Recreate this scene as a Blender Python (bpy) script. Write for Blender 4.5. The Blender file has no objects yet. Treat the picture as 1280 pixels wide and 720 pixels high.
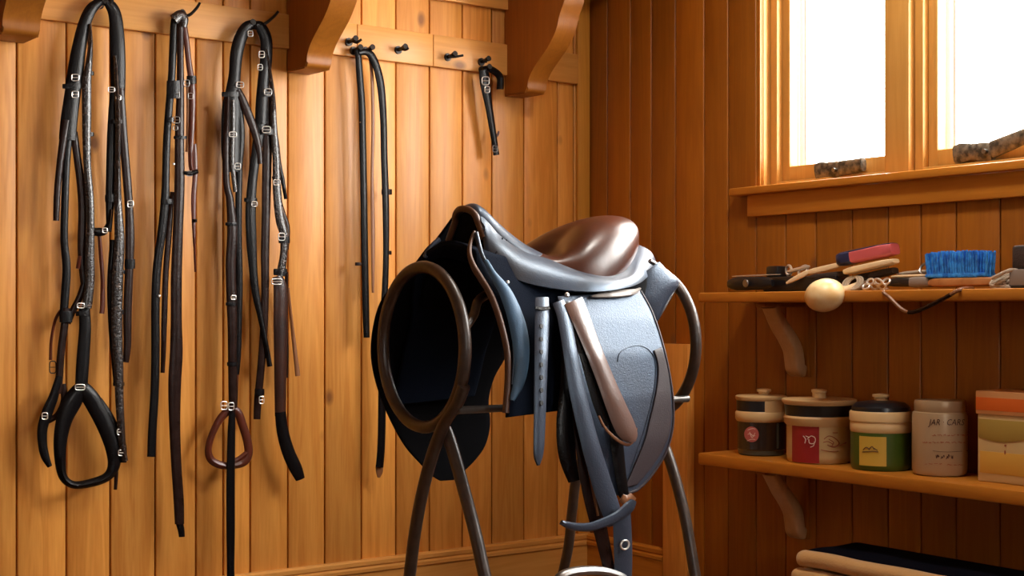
import bpy, bmesh, math, random
from math import sin, cos, pi, radians, hypot
from mathutils import Vector, Matrix
random.seed(7)
COL = bpy.context.scene.collection
V = Vector
# ---------------------------------------------------------------- camera model (1280x720 frame)
_n = hypot(.585, .811)
FW = V((.585/_n, .811/_n, 0)); RT = V((FW.y, -FW.x, 0)); CAM = V((-3.366, -4.169, 1.1))
FOC = 1744.; HZ = 388.
def ray(px, py): return FW + RT*((px-640)/FOC) + V((0, 0, (HZ-py)/FOC))
def on(ax, px, py, v):
    d = ray(px, py); t = (v-CAM[ax])/d[ax]; return CAM + d*t
def pxm(p): return FOC/((V(p)-CAM).dot(FW))         # pixels per metre at a point
# ---------------------------------------------------------------- materials
def mat(name, col=(.5,.5,.5), rough=.5, metal=0, spec=.5, coat=0, coatr=.1, bump=None, var=None, emit=None, sheen=0, tint=None):
    m = bpy.data.materials.new(name); m.use_nodes = True
    nt = m.node_tree; b = nt.nodes['Principled BSDF']
    b.inputs['Base Color'].default_value = (*col, 1); b.inputs['Roughness'].default_value = rough
    b.inputs['Metallic'].default_value = metal; b.inputs['Specular IOR Level'].default_value = spec
    b.inputs['Coat Weight'].default_value = coat; b.inputs['Coat Roughness'].default_value = coatr
    if tint: b.inputs['Specular Tint'].default_value = (*tint, 1)
    if sheen: b.inputs['Sheen Weight'].default_value = sheen
    tc = nt.nodes.new('ShaderNodeTexCoord')
    if bump:
        sc, st = bump
        n = nt.nodes.new('ShaderNodeTexNoise'); n.inputs['Scale'].default_value = sc; n.inputs['Detail'].default_value = 4
        nt.links.new(tc.outputs['Object'], n.inputs['Vector'])
        bp = nt.nodes.new('ShaderNodeBump'); bp.inputs['Strength'].default_value = st; bp.inputs['Distance'].default_value = .002
        nt.links.new(n.outputs['Fac'], bp.inputs['Height']); nt.links.new(bp.outputs['Normal'], b.inputs['Normal'])
    if var:
        sc, c2 = var[:2]
        n = nt.nodes.new('ShaderNodeTexNoise'); n.inputs['Scale'].default_value = sc; n.inputs['Detail'].default_value = 5
        nt.links.new(tc.outputs['Object'], n.inputs['Vector'])
        r = nt.nodes.new('ShaderNodeValToRGB')
        lo, hi = var[2:4] if len(var) > 2 else (.38, .62)
        r.color_ramp.elements[0].position = lo; r.color_ramp.elements[1].position = hi
        r.color_ramp.elements[0].color = (*col, 1); r.color_ramp.elements[1].color = (*c2, 1)
        nt.links.new(n.outputs['Fac'], r.inputs['Fac']); nt.links.new(r.outputs['Color'], b.inputs['Base Color'])
    return m
def wood(name, c1, c2, knotc, axis='Z', rough=.42, rnd=.35, spec=.4, grain=1.0, knots=True, wide=None):
    m = bpy.data.materials.new(name); m.use_nodes = True
    nt = m.node_tree; N = nt.nodes; L = nt.links; b = N['Principled BSDF']
    def nn(t, **k):
        x = N.new(t)
        for a, v in k.items(): setattr(x, a, v)
        return x
    tc = nn('ShaderNodeTexCoord'); geo = nn('ShaderNodeNewGeometry')
    # every board shifts the pattern by its own random amount
    off = nn('ShaderNodeVectorMath', operation='SCALE'); off.inputs['Scale'].default_value = 37.0
    cmb = nn('ShaderNodeCombineXYZ')
    for i in range(3): L.new(geo.outputs['Random Per Island'], cmb.inputs[i])
    L.new(cmb.outputs[0], off.inputs[0])
    add = nn('ShaderNodeVectorMath', operation='ADD')
    L.new(tc.outputs['Object'], add.inputs[0]); L.new(off.outputs[0], add.inputs[1])
    mp = nn('ShaderNodeMapping')
    s = {'Z': (9, 9, .55), 'X': (.55, 9, 9), 'Y': (9, .55, 9)}[axis]
    mp.inputs['Scale'].default_value = s
    L.new(add.outputs[0], mp.inputs['Vector'])
    n1 = nn('ShaderNodeTexNoise'); n1.inputs['Scale'].default_value = 1.6; n1.inputs['Detail'].default_value = 3; n1.inputs['Distortion'].default_value = .6
    L.new(mp.outputs[0], n1.inputs['Vector'])
    # rings: sine of noise
    w = nn('ShaderNodeMath', operation='MULTIPLY'); w.inputs[1].default_value = 34*grain; L.new(n1.outputs['Fac'], w.inputs[0])
    sn = nn('ShaderNodeMath', operation='SINE'); L.new(w.outputs[0], sn.inputs[0])
    mp2 = nn('ShaderNodeMapping'); mp2.inputs['Scale'].default_value = tuple(q*9 for q in s); L.new(add.outputs[0], mp2.inputs['Vector'])
    n2 = nn('ShaderNodeTexNoise'); n2.inputs['Scale'].default_value = 2.0; n2.inputs['Detail'].default_value = 4; L.new(mp2.outputs[0], n2.inputs['Vector'])
    fac = nn('ShaderNodeMath', operation='MULTIPLY_ADD'); fac.inputs[1].default_value = .17; fac.inputs[2].default_value = .5; L.new(sn.outputs[0], fac.inputs[0])
    fac2 = nn('ShaderNodeMath', operation='MULTIPLY_ADD'); fac2.inputs[1].default_value = .75; L.new(n2.outputs['Fac'], fac2.inputs[0]); L.new(fac.outputs[0], fac2.inputs[2])
    sub = nn('ShaderNodeMath', operation='SUBTRACT'); sub.inputs[1].default_value = .375; sub.use_clamp = True; L.new(fac2.outputs[0], sub.inputs[0])
    mix = nn('ShaderNodeMix', data_type='RGBA'); L.new(sub.outputs[0], mix.inputs[0])
    mix.inputs[6].default_value = (*c1, 1); mix.inputs[7].default_value = (*c2, 1)
    # per-board tone
    hv = nn('ShaderNodeHueSaturation'); L.new(mix.outputs[2], hv.inputs['Color'])
    tone = nn('ShaderNodeMath', operation='MULTIPLY_ADD'); tone.inputs[1].default_value = rnd; tone.inputs[2].default_value = 1-rnd/2
    wn = nn('ShaderNodeTexWhiteNoise', noise_dimensions='1D'); L.new(geo.outputs['Random Per Island'], wn.inputs['W'])
    L.new(wn.outputs['Value'], tone.inputs[0]); L.new(tone.outputs[0], hv.inputs['Value'])
    last = hv.outputs['Color']
    # broad blotches of stain
    n3 = nn('ShaderNodeTexNoise'); n3.inputs['Scale'].default_value = 2.2; n3.inputs['Detail'].default_value = 2; L.new(add.outputs[0], n3.inputs['Vector'])
    r3 = nn('ShaderNodeMapRange'); r3.inputs['From Min'].default_value = .35; r3.inputs['From Max'].default_value = .7
    r3.inputs['To Min'].default_value = 1.0; r3.inputs['To Max'].default_value = .84; L.new(n3.outputs['Fac'], r3.inputs['Value'])
    ml = nn('ShaderNodeVectorMath', operation='SCALE'); L.new(last, ml.inputs[0]); L.new(r3.outputs[0], ml.inputs['Scale']); last = ml.outputs[0]
    if knots:
        mk = nn('ShaderNodeMapping'); ks = {'Z': (5.2, 5.2, 3.1), 'X': (3.1, 5.2, 5.2), 'Y': (5.2, 3.1, 5.2)}[axis]
        mk.inputs['Scale'].default_value = ks; L.new(add.outputs[0], mk.inputs['Vector'])
        vo = nn('ShaderNodeTexVoronoi'); vo.inputs['Scale'].default_value = 1.0; L.new(mk.outputs[0], vo.inputs['Vector'])
        kr = nn('ShaderNodeMapRange'); kr.inputs['From Min'].default_value = .045; kr.inputs['From Max'].default_value = .11
        kr.inputs['To Min'].default_value = .8; kr.inputs['To Max'].default_value = 0; L.new(vo.outputs['Distance'], kr.inputs['Value'])
        mx = nn('ShaderNodeMix', data_type='RGBA'); L.new(kr.outputs[0], mx.inputs[0]); L.new(last, mx.inputs[6]); mx.inputs[7].default_value = (*knotc, 1)
        last = mx.outputs[2]
    L.new(last, b.inputs['Base Color'])
    b.inputs['Roughness'].default_value = rough; b.inputs['Specular IOR Level'].default_value = spec
    bp = nn('ShaderNodeBump'); bp.inputs['Strength'].default_value = .12; bp.inputs['Distance'].default_value = .002
    L.new(n2.outputs['Fac'], bp.inputs['Height']); L.new(bp.outputs['Normal'], b.inputs['Normal'])
    return m
KN = (.16, .05, .012)
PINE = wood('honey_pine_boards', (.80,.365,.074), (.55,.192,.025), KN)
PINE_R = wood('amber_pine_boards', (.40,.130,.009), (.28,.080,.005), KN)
PINE_X = wood('pine_rail', (.72,.34,.08), (.58,.245,.045), KN, axis='X', rnd=.12)
PINE_Y = wood('pine_shelf', (.58,.22,.022), (.44,.145,.012), KN, axis='Y', rnd=.1, knots=False)
PINE_T = wood('pine_trim', (.66,.30,.04), (.52,.20,.022), KN, rnd=.1, knots=False)
CORB = wood('corbel_wood', (.34,.115,.012), (.25,.08,.007), KN, rnd=.05, knots=False)
SASH = wood('window_sash_wood', (.64,.34,.085), (.52,.25,.05), KN, rnd=.05, knots=False)
BRKT = wood('bracket_wood', (.62,.36,.17), (.5,.27,.11), KN, rnd=.05, knots=False)
FLOORW = wood('floor_boards', (.16,.065,.017), (.11,.04,.01), KN, axis='Y')  # unseen floor, darkened to weaken bounce light
CEIL = wood('ceiling_boards', (.30,.13,.03), (.22,.085,.02), KN, axis='X')  # unseen ceiling, darkened to lower the ambient light
PINE_D = wood('dark_unseen_boards', (.22,.085,.02), (.15,.055,.012), KN)  # unseen end walls, kept dark to cut bounce light
GAP = mat('board_gap', (.05,.018,.004), .9)
LB = mat('black_leather', (.004,.0035,.004), .24, spec=.14, coat=.07, coatr=.06, bump=(260,.6))
LBB = mat('braided_black_leather', (.016,.012,.011), .2, spec=.5, coat=.3, bump=(170,1.0), var=(90,(.10,.07,.055),.56,.72))  # pale flecks in the colour stand in for gloss specks
LDB = mat('dark_brown_leather', (.013,.005,.0035), .26, spec=.2, bump=(200,.35), var=(30,(.02,.009,.007)))
LRB = mat('reddish_brown_leather', (.09,.018,.008), .28, spec=.4, bump=(200,.3), var=(25,(.07,.017,.009)))
LMB = mat('brown_tail_leather', (.040,.012,.006), .3, spec=.5, bump=(200,.3), var=(12,(.018,.006,.004)))
LTB = mat('tan_brown_leather', (.22,.085,.03), .4, bump=(200,.3))
SADB = mat('saddle_black_leather', (.024,.036,.062), .36, tint=(.55,.75,1), spec=.9, coat=.1, coatr=.3, bump=(320,.22), var=(7,(.022,.022,.028)))  # blue base and specular tint stand in for cool window reflections
FLAPL = mat('saddle_flap_leather', (.026,.038,.068), .38, tint=(.55,.75,1), spec=.8, coat=.1, coatr=.32, bump=(340,.45), var=(5,(.026,.026,.040)))  # bluish colour and tint paint in the cool sheen of the sky
KNEE = mat('knee_roll_leather', (.034,.022,.026), .46, spec=.4, bump=(340,.3))
SEATB = mat('saddle_seat_brown_leather', (.075,.019,.007), .33, spec=.28, coat=.06, coatr=.2, bump=(120,.12), var=(6,(.045,.014,.008)))
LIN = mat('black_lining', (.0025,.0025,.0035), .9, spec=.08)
NAVY = mat('navy_pad_cloth', (.003,.006,.014), .9, spec=.08, bump=(500,.5))
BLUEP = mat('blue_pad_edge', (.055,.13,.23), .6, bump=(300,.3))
BIND = mat('brown_leather_binding', (.075,.028,.011), .4, bump=(150,.3))
STRAPG = mat('grey_sheen_leather', (.030,.036,.055), .35, tint=(.6,.78,1), spec=.8, bump=(260,.35))  # cool sheen put into the base colour and specular tint
STRAPW = mat('brown_stirrup_leather', (.11,.055,.04), .30, spec=.8, coat=.4, coatr=.2, bump=(200,.2))
TUBE = mat('brown_painted_metal', (.050,.028,.018), .38, spec=.6, bump=(90,.3), var=(40,(.03,.018,.012)))
TUBEG = mat('grey_painted_metal', (.14,.13,.12), .4, metal=.5)
IRON = mat('black_iron', (.02,.017,.015), .4, metal=.7, bump=(100,.3))
STEEL = mat('bright_steel', (.85,.84,.80), .28, metal=.75)
STEELD = mat('dull_steel', (.30,.29,.28), .38, metal=1, bump=(60,.4))
LATCH = mat('tarnished_latch_metal', (.26,.22,.16), .5, metal=.7, bump=(70,.8), var=(45,(.06,.055,.045)))
CREAM = mat('cream_plastic', (.68,.46,.21), .4)
CREAMP = mat('cream_paper', (.60,.43,.19), .6)
BLK = mat('black_plastic', (.010,.010,.012), .3)
DGLASS = mat('dark_brown_glass', (.022,.012,.008), .12, spec=.6, coat=.3)
GREYG = mat('grey_green_base', (.06,.06,.04), .4)
REDP = mat('red_label', (.30,.012,.012), .45)
PINKB = mat('pink_red_badge', (.45,.10,.08), .5)
WHT = mat('white_print', (.75,.62,.52), .5)
PRR = mat('red_brown_print', (.35,.09,.035), .6)
PRD = mat('dark_print', (.07,.025,.015), .6)
GRN = mat('green_tub_plastic', (.055,.105,.012), .35)
YEL = mat('yellow_label', (.62,.40,.05), .5)
OLIV = mat('olive_print', (.40,.27,.05), .6)
AMB = mat('amber_print', (.62,.34,.05), .6)
ORG = mat('orange_card', (.80,.16,.02), .5)
PEACH = mat('peach_card', (.75,.38,.15), .5)
JARM = mat('pale_metal_jar', (.46,.33,.19), .35, metal=.15)
WBALL = mat('pale_turned_wood', (.86,.66,.36), .35, bump=(30,.2), var=(14,(.72,.44,.16)))
BLUEB = mat('blue_bristles', (.010,.15,.62), .45, var=(60,(.05,.38,1.0)))
PINK = mat('rose_pink_plastic', (.55,.10,.11), .4)
NAVYP = mat('navy_plastic', (.012,.022,.075), .3)
BWOOD = mat('brush_wood', (.50,.22,.075), .4, bump=(40,.2), var=(20,(.38,.14,.04)))
TWOOD = mat('pale_brush_wood', (.78,.60,.36), .45, bump=(40,.2))
ROPE = mat('grey_twine', (.45,.38,.29), .8, bump=(200,1))
GREYP = mat('grey_brush_block', (.23,.19,.16), .5)
DKB = mat('dark_brown_bristles', (.03,.018,.014), .7, bump=(300,1))
WHTF = mat('white_window_paint', (.80,.80,.78), .5)
GASK = mat('grey_gasket', (.25,.26,.28), .5)
BLANK = mat('cream_blanket_wool', (.60,.36,.14), .9, spec=.1, bump=(180,1), sheen=.3)
BNAVY = mat('navy_blanket_wool', (.003,.0035,.008), .95, spec=.05, bump=(180,.8))
# clear window pane: see-through with a mirror-like film
GL = bpy.data.materials.new('window_glass'); GL.use_nodes = True
_t = GL.node_tree; _t.nodes.clear()
o_ = _t.nodes.new('ShaderNodeOutputMaterial'); mx_ = _t.nodes.new('ShaderNodeMixShader'); tr_ = _t.nodes.new('ShaderNodeBsdfTransparent'); gl_ = _t.nodes.new('ShaderNodeBsdfGlossy')
gl_.inputs['Roughness'].default_value = .02; mx_.inputs[0].default_value = .06
_t.links.new(tr_.outputs[0], mx_.inputs[1]); _t.links.new(gl_.outputs[0], mx_.inputs[2]); _t.links.new(mx_.outputs[0], o_.inputs[0])
# ---------------------------------------------------------------- object helpers
def thing(name, label, cat, loc, group=None):
    o = bpy.data.objects.new(name, None); COL.objects.link(o); o.location = loc
    o.empty_display_size = .05; o['label'] = label; o['category'] = cat
    if group: o['group'] = group
    return o
def base_of(p):
    b = V((0, 0, 0))
    while p is not None: b += p.location; p = p.parent
    return b
class MB:
    """collects shapes given in world coordinates; build() links them as one object"""
    def __init__(s): s.bm = bmesh.new()
    def box(s, x0, x1, y0, y1, z0, z1, bev=.003):
        r = bmesh.ops.create_cube(s.bm, size=1, matrix=Matrix.Translation(((x0+x1)/2, (y0+y1)/2, (z0+z1)/2)) @ Matrix.Diagonal((abs(x1-x0), abs(y1-y0), abs(z1-z0), 1)))
        if bev:
            es = list({e for v in r['verts'] for e in v.link_edges})
            bmesh.ops.bevel(s.bm, geom=es, offset=bev, segments=2, affect='EDGES', profile=.5)
        return s
    def mesh(s, vs, fs):
        b = [s.bm.verts.new(v) for v in vs]
        for f in fs:
            try: s.bm.faces.new([b[i] for i in f])
            except ValueError: pass
        return s
    def loops(s, rings, closed_ring=True, cap=True, closed_path=False):
        n = len(rings[0]); vs = [p for r in rings for p in r]; fs = []
        m = len(rings)
        for i in range(m if closed_path else m-1):
            j = (i+1) % m
            for k in range(n if closed_ring else n-1):
                l = (k+1) % n
                fs.append((i*n+k, i*n+l, j*n+l, j*n+k))
        if cap and not closed_path:
            fs.append(tuple(range(n-1, -1, -1))); fs.append(tuple((m-1)*n+k for k in range(n)))
        return s.mesh(vs, fs)
    def tube(s, pts, rad, n=12, closed=False, flat=1, up=None, p=2.0):
        """round/superelliptic sweep. rad: number or list of r or (rw, rh)"""
        P = [V(q) for q in pts]; m = len(P)
        rr = rad if isinstance(rad, (list, tuple)) and len(rad) == m else [rad]*m
        rings = []; prev = None
        for i in range(m):
            if closed: t = (P[(i+1) % m]-P[i-1]).normalized()
            else: t = (P[min(i+1, m-1)]-P[max(i-1, 0)]).normalized()
            if up is not None: a = V(up)-t*V(up).dot(t)
            elif prev is None:
                q = V((0, 0, 1)) if abs(t.z) < .9 else V((1, 0, 0)); a = q-t*q.dot(t)
            else: a = prev-t*prev.dot(t)
            a.normalize(); prev = a; b = t.cross(a)
            r = rr[i]; rw, rh = (r if isinstance(r, (list, tuple)) else (r, r*flat))
            ring = []
            for k in range(n):
                th = 2*pi*k/n; c, d = cos(th), sin(th)
                c = math.copysign(abs(c)**(2/p), c); d = math.copysign(abs(d)**(2/p), d)
                ring.append(P[i]+b*(rw*c)+a*(rh*d))
            rings.append(ring)
        return s.loops(rings, closed_path=closed)
    def lathe(s, c, prof, n=40, cap=True):
        rings = [[V((c[0]+r*cos(2*pi*k/n), c[1]+r*sin(2*pi*k/n), z)) for k in range(n)] for r, z in prof]
        return s.loops(rings, cap=cap)
    def build(s, name, m, parent=None, smooth=True, solid=0, off=0, sub=0, kind=None, ang=40):
        bmesh.ops.recalc_face_normals(s.bm, faces=s.bm.faces[:])
        me = bpy.data.meshes.new(name)
        b = base_of(parent)
        if b.length: bmesh.ops.translate(s.bm, verts=s.bm.verts[:], vec=-b)
        s.bm.to_mesh(me); s.bm.free()
        for p in me.polygons: p.use_smooth = smooth
        o = bpy.data.objects.new(name, me); COL.objects.link(o)
        me.materials.append(m)
        if parent is not None: o.parent = parent
        if smooth:
            try: me.set_sharp_from_angle(angle=radians(ang))
            except Exception: pass
        if solid:
            md = o.modifiers.new('thickness', 'SOLIDIFY'); md.thickness = solid; md.offset = off
            md2 = o.modifiers.new('edge', 'BEVEL'); md2.width = abs(solid)*.3; md2.segments = 2; md2.limit_method = 'ANGLE'; md2.angle_limit = radians(50)
        if sub:
            md = o.modifiers.new('subd', 'SUBSURF'); md.levels = sub; md.render_levels = sub
        if kind: o['kind'] = kind
        return o
def tag(o, label, cat, group=None):
    o['label'] = label; o['category'] = cat
    if group: o['group'] = group
    return o
def recentre(o):
    """put the origin of a one-mesh thing at the middle of its base"""
    me = o.data; vs = [v.co for v in me.vertices]
    c = V(((min(v.x for v in vs)+max(v.x for v in vs))/2, (min(v.y for v in vs)+max(v.y for v in vs))/2, min(v.z for v in vs)))
    me.transform(Matrix.Translation(-c)); o.location = c; return o
def cat(pts, n=8, closed=False):
    """Catmull-Rom through tuples of any length"""
    out = []; m = len(pts)
    for i in range(m if closed else m-1):
        p0 = pts[(i-1) % m] if closed or i else pts[0]; p1 = pts[i]; p2 = pts[(i+1) % m]; p3 = pts[(i+2) % m] if closed or i < m-2 else pts[-1]
        for k in range(n):
            t = k/n
            out.append(tuple(.5*((2*b)+(-a+c)*t+(2*a-5*b+4*c-d)*t*t+(-a+3*b-3*c+d)*t**3) for a, b, c, d in zip(p0, p1, p2, p3)))
    if not closed: out.append(tuple(pts[-1]))
    return out
def strap(mb, pts, M, thick=.004, out=V((0, -1, 0)), n=6, closed=False, rnd=.5):
    """flat leather strap: pts are (px, py, width in px) seen from the camera, M puts them on a real surface"""
    pp = cat(pts, n, closed); rings = []; m = len(pp)
    for i, (x, y, w) in enumerate(pp):
        a = pp[(i-1) % m] if closed else pp[max(i-1, 0)]; b = pp[(i+1) % m] if closed else pp[min(i+1, m-1)]
        tx, ty = b[0]-a[0], b[1]-a[1]; l = hypot(tx, ty) or 1; nx, ny = -ty/l, tx/l
        A = M(x-nx*w/2, y-ny*w/2); B = M(x+nx*w/2, y+ny*w/2)
        ring = [A+out*thick*.4, A.lerp(B, .12)+out*thick, A.lerp(B, .5)+out*thick*(1+rnd), A.lerp(B, .88)+out*thick, B+out*thick*.4,
                B.lerp(A, .12)-out*0.0, A.lerp(B, .5)-out*0.0, A.lerp(B, .12)-out*0.0]
        rings.append(ring)
    mb.loops(rings, closed_path=closed)
    return mb
# ================================================================ THE ROOM
X0, Y0, ZC = -4.8, -5.4, 2.75
def struct(o): o['kind'] = 'structure'; return o
# left wall: upright tongue-and-groove boards
BW = .1385
lines = []
x = .001
while x > X0: lines.append(x); x -= BW
lines = [0, -.07, -.147, -.304, -.449, -.578, -.718, -.856, -.993, -1.134, -1.271, -1.406, -1.500, -1.593, -1.727, -1.87, -2.004, -2.15]
while lines[-1] > X0: lines.append(lines[-1]-BW)
b = MB()
for a, c in zip(lines, lines[1:]): b.box(c+.0022, a-.0022, 0, .022, 0, ZC, .0035)
struct(b.build('wall_left', PINE, ang=60))
b = MB(); b.box(X0, .2, .018, .06, 0, ZC, 0); struct(b.build('wall_left_backing', GAP)).name = 'trim_1'
# right wall with the window opening
WY0, WY1, WZ0, WZ1 = -.905, -3.45, 1.507, 2.50
lines = [0, -.115, -.249, -.365, -.493, -.639, -.756, -.887, -1.019, -1.148, -1.294, -1.432, -1.552, -1.674, -1.819]
while lines[-1] > Y0: lines.append(lines[-1]-.131)
b = MB()
for a, c in zip(lines, lines[1:]):
    a2, c2 = a-.002, c+.002
    if c2 >= WY0-.02 or a2 <= WY1: b.box(0, .022, c2, a2, 0, ZC, .0035)
    else:
        if a2 > WY0: b.box(0, .022, WY0, a2, WZ0-.02, ZC, .0035)
        b.box(0, .022, c2, a2, 0, WZ0-.02, .0035); b.box(0, .022, c2, min(a2, WY0), WZ1, ZC, .0035)
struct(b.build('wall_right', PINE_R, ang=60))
b = MB(); b.box(.021, .16, WY0+.021, .2, 0, ZC, 0); b.box(.021, .16, Y0, WY1-.021, 0, ZC, 0); b.box(.02, .16, WY1, WY0, 0, WZ0-.02, 0); b.box(.02, .16, WY1, WY0, WZ1, ZC, 0)
struct(b.build('trim_2', GAP))
b = MB(); y = Y0
x = X0
while x < 0: b.box(x+.001, min(x+.13, 0)-.001, Y0, 0, -.03, 0, .002); x += .13
struct(b.build('floor', FLOORW, ang=60))
b = MB(); y = Y0
while y < 0: b.box(X0, .0, y+.002, min(y+.12, 0)-.002, ZC, ZC+.02, .003); y += .12
b.box(X0-.1, .2, Y0-.2, .1, ZC+.02, ZC+.05, 0)
struct(b.build('ceiling', CEIL, ang=60))
# unseen end walls, the one behind the camera with an added window that lets in fill light
FX0, FX1, FZ0, FZ1 = -2.6, -1.6, 1.4, 2.3
b = MB(); y = Y0
while y < 0: b.box(X0-.02, X0, y+.002, min(y+.14, 0)-.002, 0, ZC, .003); y += .14
struct(b.build('wall_back', PINE_D, ang=60))
b = MB(); x = X0
while x < 0:
    x1 = min(x+.14, 0)
    if x1 <= FX0 or x >= FX1: b.box(x+.002, x1-.002, Y0-.02, Y0, 0, ZC, .003)
    else: b.box(x+.002, x1-.002, Y0-.02, Y0, 0, FZ0, .003); b.box(x+.002, x1-.002, Y0-.02, Y0, FZ1, ZC, .003)
    x += .14
struct(b.build('wall_front', PINE_D, ang=60))
w2 = MB()
for xx in (FX0, (FX0+FX1)/2-.02, FX1-.04): w2.box(xx, xx+.04, Y0-.07, Y0+.01, FZ0, FZ1)
for zz in (FZ0, FZ1-.04): w2.box(FX0, FX1, Y0-.07, Y0+.01, zz, zz+.04)
w2o = struct(w2.build('fill_window', SASH)); g = MB(); g.box(FX0+.04, FX1-.04, Y0-.05, Y0-.045, FZ0+.04, FZ1-.04, 0); g.build('pane', GL, w2o)
# baseboards
def bprof(mb, along, lo, hi, zt):
    pr = [(0, 0), (.024, 0), (.024, zt-.045), (.030, zt-.040), (.030, zt-.030), (.022, zt-.024), (.026, zt-.018), (.026, zt-.006), (.018, zt), (0, zt)]
    R = []
    for q in (lo, hi):
        R.append([V((q, -d, z)) if along == 'x' else V((-d, q, z)) for d, z in pr])
    mb.loops(R)
b = MB(); bprof(b, 'x', X0, 0, .250); struct(b.build('baseboard_left', PINE_X, ang=20))
b = MB(); bprof(b, 'y', -.455, -.026, .250); struct(b.build('baseboard_right', PINE_Y, ang=20))
# corner upright between the walls, and the short post by the shelves
b = MB(); b.box(-.060, -.002, -.016, 0, .25, ZC, .003); struct(b.build('trim_3', PINE_T))
# ---------------------------------------------------------------- window_1 (right wall)
def yp(px, xx): return on(0, px, 200, xx).y
frame = MB()
frame.box(0.001, .14, WY0, WY0+.02, WZ0, WZ1, .002)                        # left reveal board (its lit face looks into the opening)
frame.box(0.001, .14, WY1-.02, WY1, WZ0, WZ1, .002)
frame.box(0.001, .14, WY1, WY0, WZ1-.0, WZ1+.02, .002)
win = struct(frame.build('window_1', SASH))
def lightopen(parent, y_l, y_r, first):
    """casement between y_l (left, larger y) and y_r"""
    f = MB()
    f.box(.045, .13, y_l-.030, y_l, WZ0+.004, WZ1, .003); f.box(.045, .13, y_r, y_r+.018, WZ0+.004, WZ1, .003)
    f.box(.0465, .1285, y_r+.001, y_l-.001, WZ0-.004, WZ0+.018, .003); f.box(.0465, .1285, y_r+.001, y_l-.001, WZ1-.02, WZ1, .003)
    f.build('window_frame', SASH, parent)
    s = MB(); yl, yr = y_l-.0305, y_r+.0185; z0, z1 = WZ0+.0185, WZ1-.022
    s.box(.068, .115, yl-.034, yl, z0, z1, .004); s.box(.068, .115, yr, yr+.020, z0, z1, .004)
    s.box(.0695, .1135, yr+.001, yl-.001, z0+.0005, z0+.050, .004); s.box(.0695, .1135, yr+.001, yl-.001, z1-.05, z1-.0005, .004)
    so = s.build('sash', SASH, parent)
    g = MB(); g.box(.094, .098, yr+.02, yl-.028, z0+.05, z1-.05, 0); g.build('pane', GL, so)
    k = MB(); k.box(.128, .150, yl-.052, yl-.046, z0+.04, z1-.05, 0); k.build('gasket', GASK, so)
    k = MB(); k.box(.128, .155, yl-.046, yl-.020, z0+.035, z1-.05, .002); k.build('outer_frame', WHTF, so)
    return z0
ym0, ym1 = yp(1109, .03), yp(1138, .03)
lightopen(win, WY0-.004, ym0+.004, True)
lightopen(win, ym1-.004, -2.30, False); lightopen(win, -2.38, WY1+.004, False)
m_ = MB(); m_.box(.022, .14, ym1, ym0, WZ0, WZ1, .004); m_.build('mullion', SASH, win)
m_ = MB(); m_.box(.022, .14, -2.376, -2.304, WZ0, WZ1, .004); m_.build('mullion', SASH, win)
sl = MB(); sl.box(-.050, .14, WY1-.09, -.807, 1.482, 1.507, .005); struct(sl.build('window_1_sill', PINE_Y)).name = 'trim_4'
sl = MB(); sl.box(-.022, -.001, WY1-.06, -.866, 1.410, 1.482, .004); struct(sl.build('trim_5', PINE_Y))
# casement stays and catches
def stay(label, a0, a1, za, zb, tilt):
    t = thing('window_stay', label, 'window latch', (.050, (a0+a1)/2, za))
    m1 = MB(); L_ = a1-a0
    m1.tube([V((.056, a0+L_*q, za+.027+.004*sin(q*9))) for q in [i/14 for i in range(8)]], [(.013, .027+.003*sin(i*1.4)) for i in range(8)], n=10, p=2.6, up=(0, 0, 1))
    m1.build('catch_plate', LATCH, t)
    m2 = MB(); m2.tube([V((.050-.012*q, a0+L_*(.50+.5*q), za+.030+tilt*q)) for q in [i/8 for i in range(9)]], [(.012, .025-.004*(i/8)) for i in range(9)], n=10, p=2.6, up=(0, 0, 1))
    m2.build('stay_arm', LATCH, t)
    m3 = MB(); m3.tube([V((.03, a0+L_*.44, za+.026)), V((.062, a0+L_*.44, za+.026))], .007, n=12); m3.build('pin', STEELD, t)
    return t
stay('tarnished metal catch and stay on bottom of the narrow left window sash', yp(1021, .055), yp(1084, .055), WZ0+.010, 0, .004)
stay('tarnished metal stay with raised arm on bottom of the wide right window sash', yp(1194, .055), yp(1292, .055), WZ0+.018, 0, .030)
# short post under the shelves
b = MB(); b.box(-.035, 0, on(0, 859, 500, -.035).y, on(0, 828, 500, -.035).y, .0, .982, .004); struct(b.build('trim_6', PINE))

# ================================================================ HIGH SHELF WITH CORBELS AND PEG RAIL
sh = thing('wall_shelf', 'high pine wall shelf carried on scrolled corbels above the peg rail', 'shelf', (-1.3, 0, 1.88))
b = MB(); b.box(-2.95, -.10, -.40, -.002, 2.34, 2.37, .005); b.build('shelf_board', PINE_X, sh)
b = MB(); b.box(-2.95, -.06, -.026, -.002, 2.198, 2.338, .004); b.build('ledger', PINE_X, sh)
prof = [(-.002, 1.885), (-.125, 1.882), (-.142, 1.892), (-.150, 1.925), (-.178, 1.960), (-.224, 1.995), (-.270, 2.030), (-.312, 2.078), (-.334, 2.129), (-.360, 2.174), (-.378, 2.235), (-.380, 2.338)]
def corbel(x0, w, sc):
    pts = cat(prof[1:-1], 5); pts = [(prof[0])]+[p for p in pts]+[prof[-1], (-.002, 2.338)]
    pts = [(p[0] if p[0] > -.01 else -.002+(p[0]+.002)*sc, p[1]) for p in pts]
    b = MB(); b.loops([[V((xx, p[0], p[1])) for p in pts] for xx in (x0, x0+w)])
    es = [e for e in b.bm.edges if abs(e.verts[0].co.x-e.verts[1].co.x) < 1e-6]
    bmesh.ops.bevel(b.bm, geom=es, offset=.004, segments=2, affect='EDGES')
    b.build('corbel', CORB, sh, ang=30)
corbel(-.395, .085, 1.0); corbel(-1.277, .09, 1.0); corbel(-2.232, .105, 1.0); 
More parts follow.
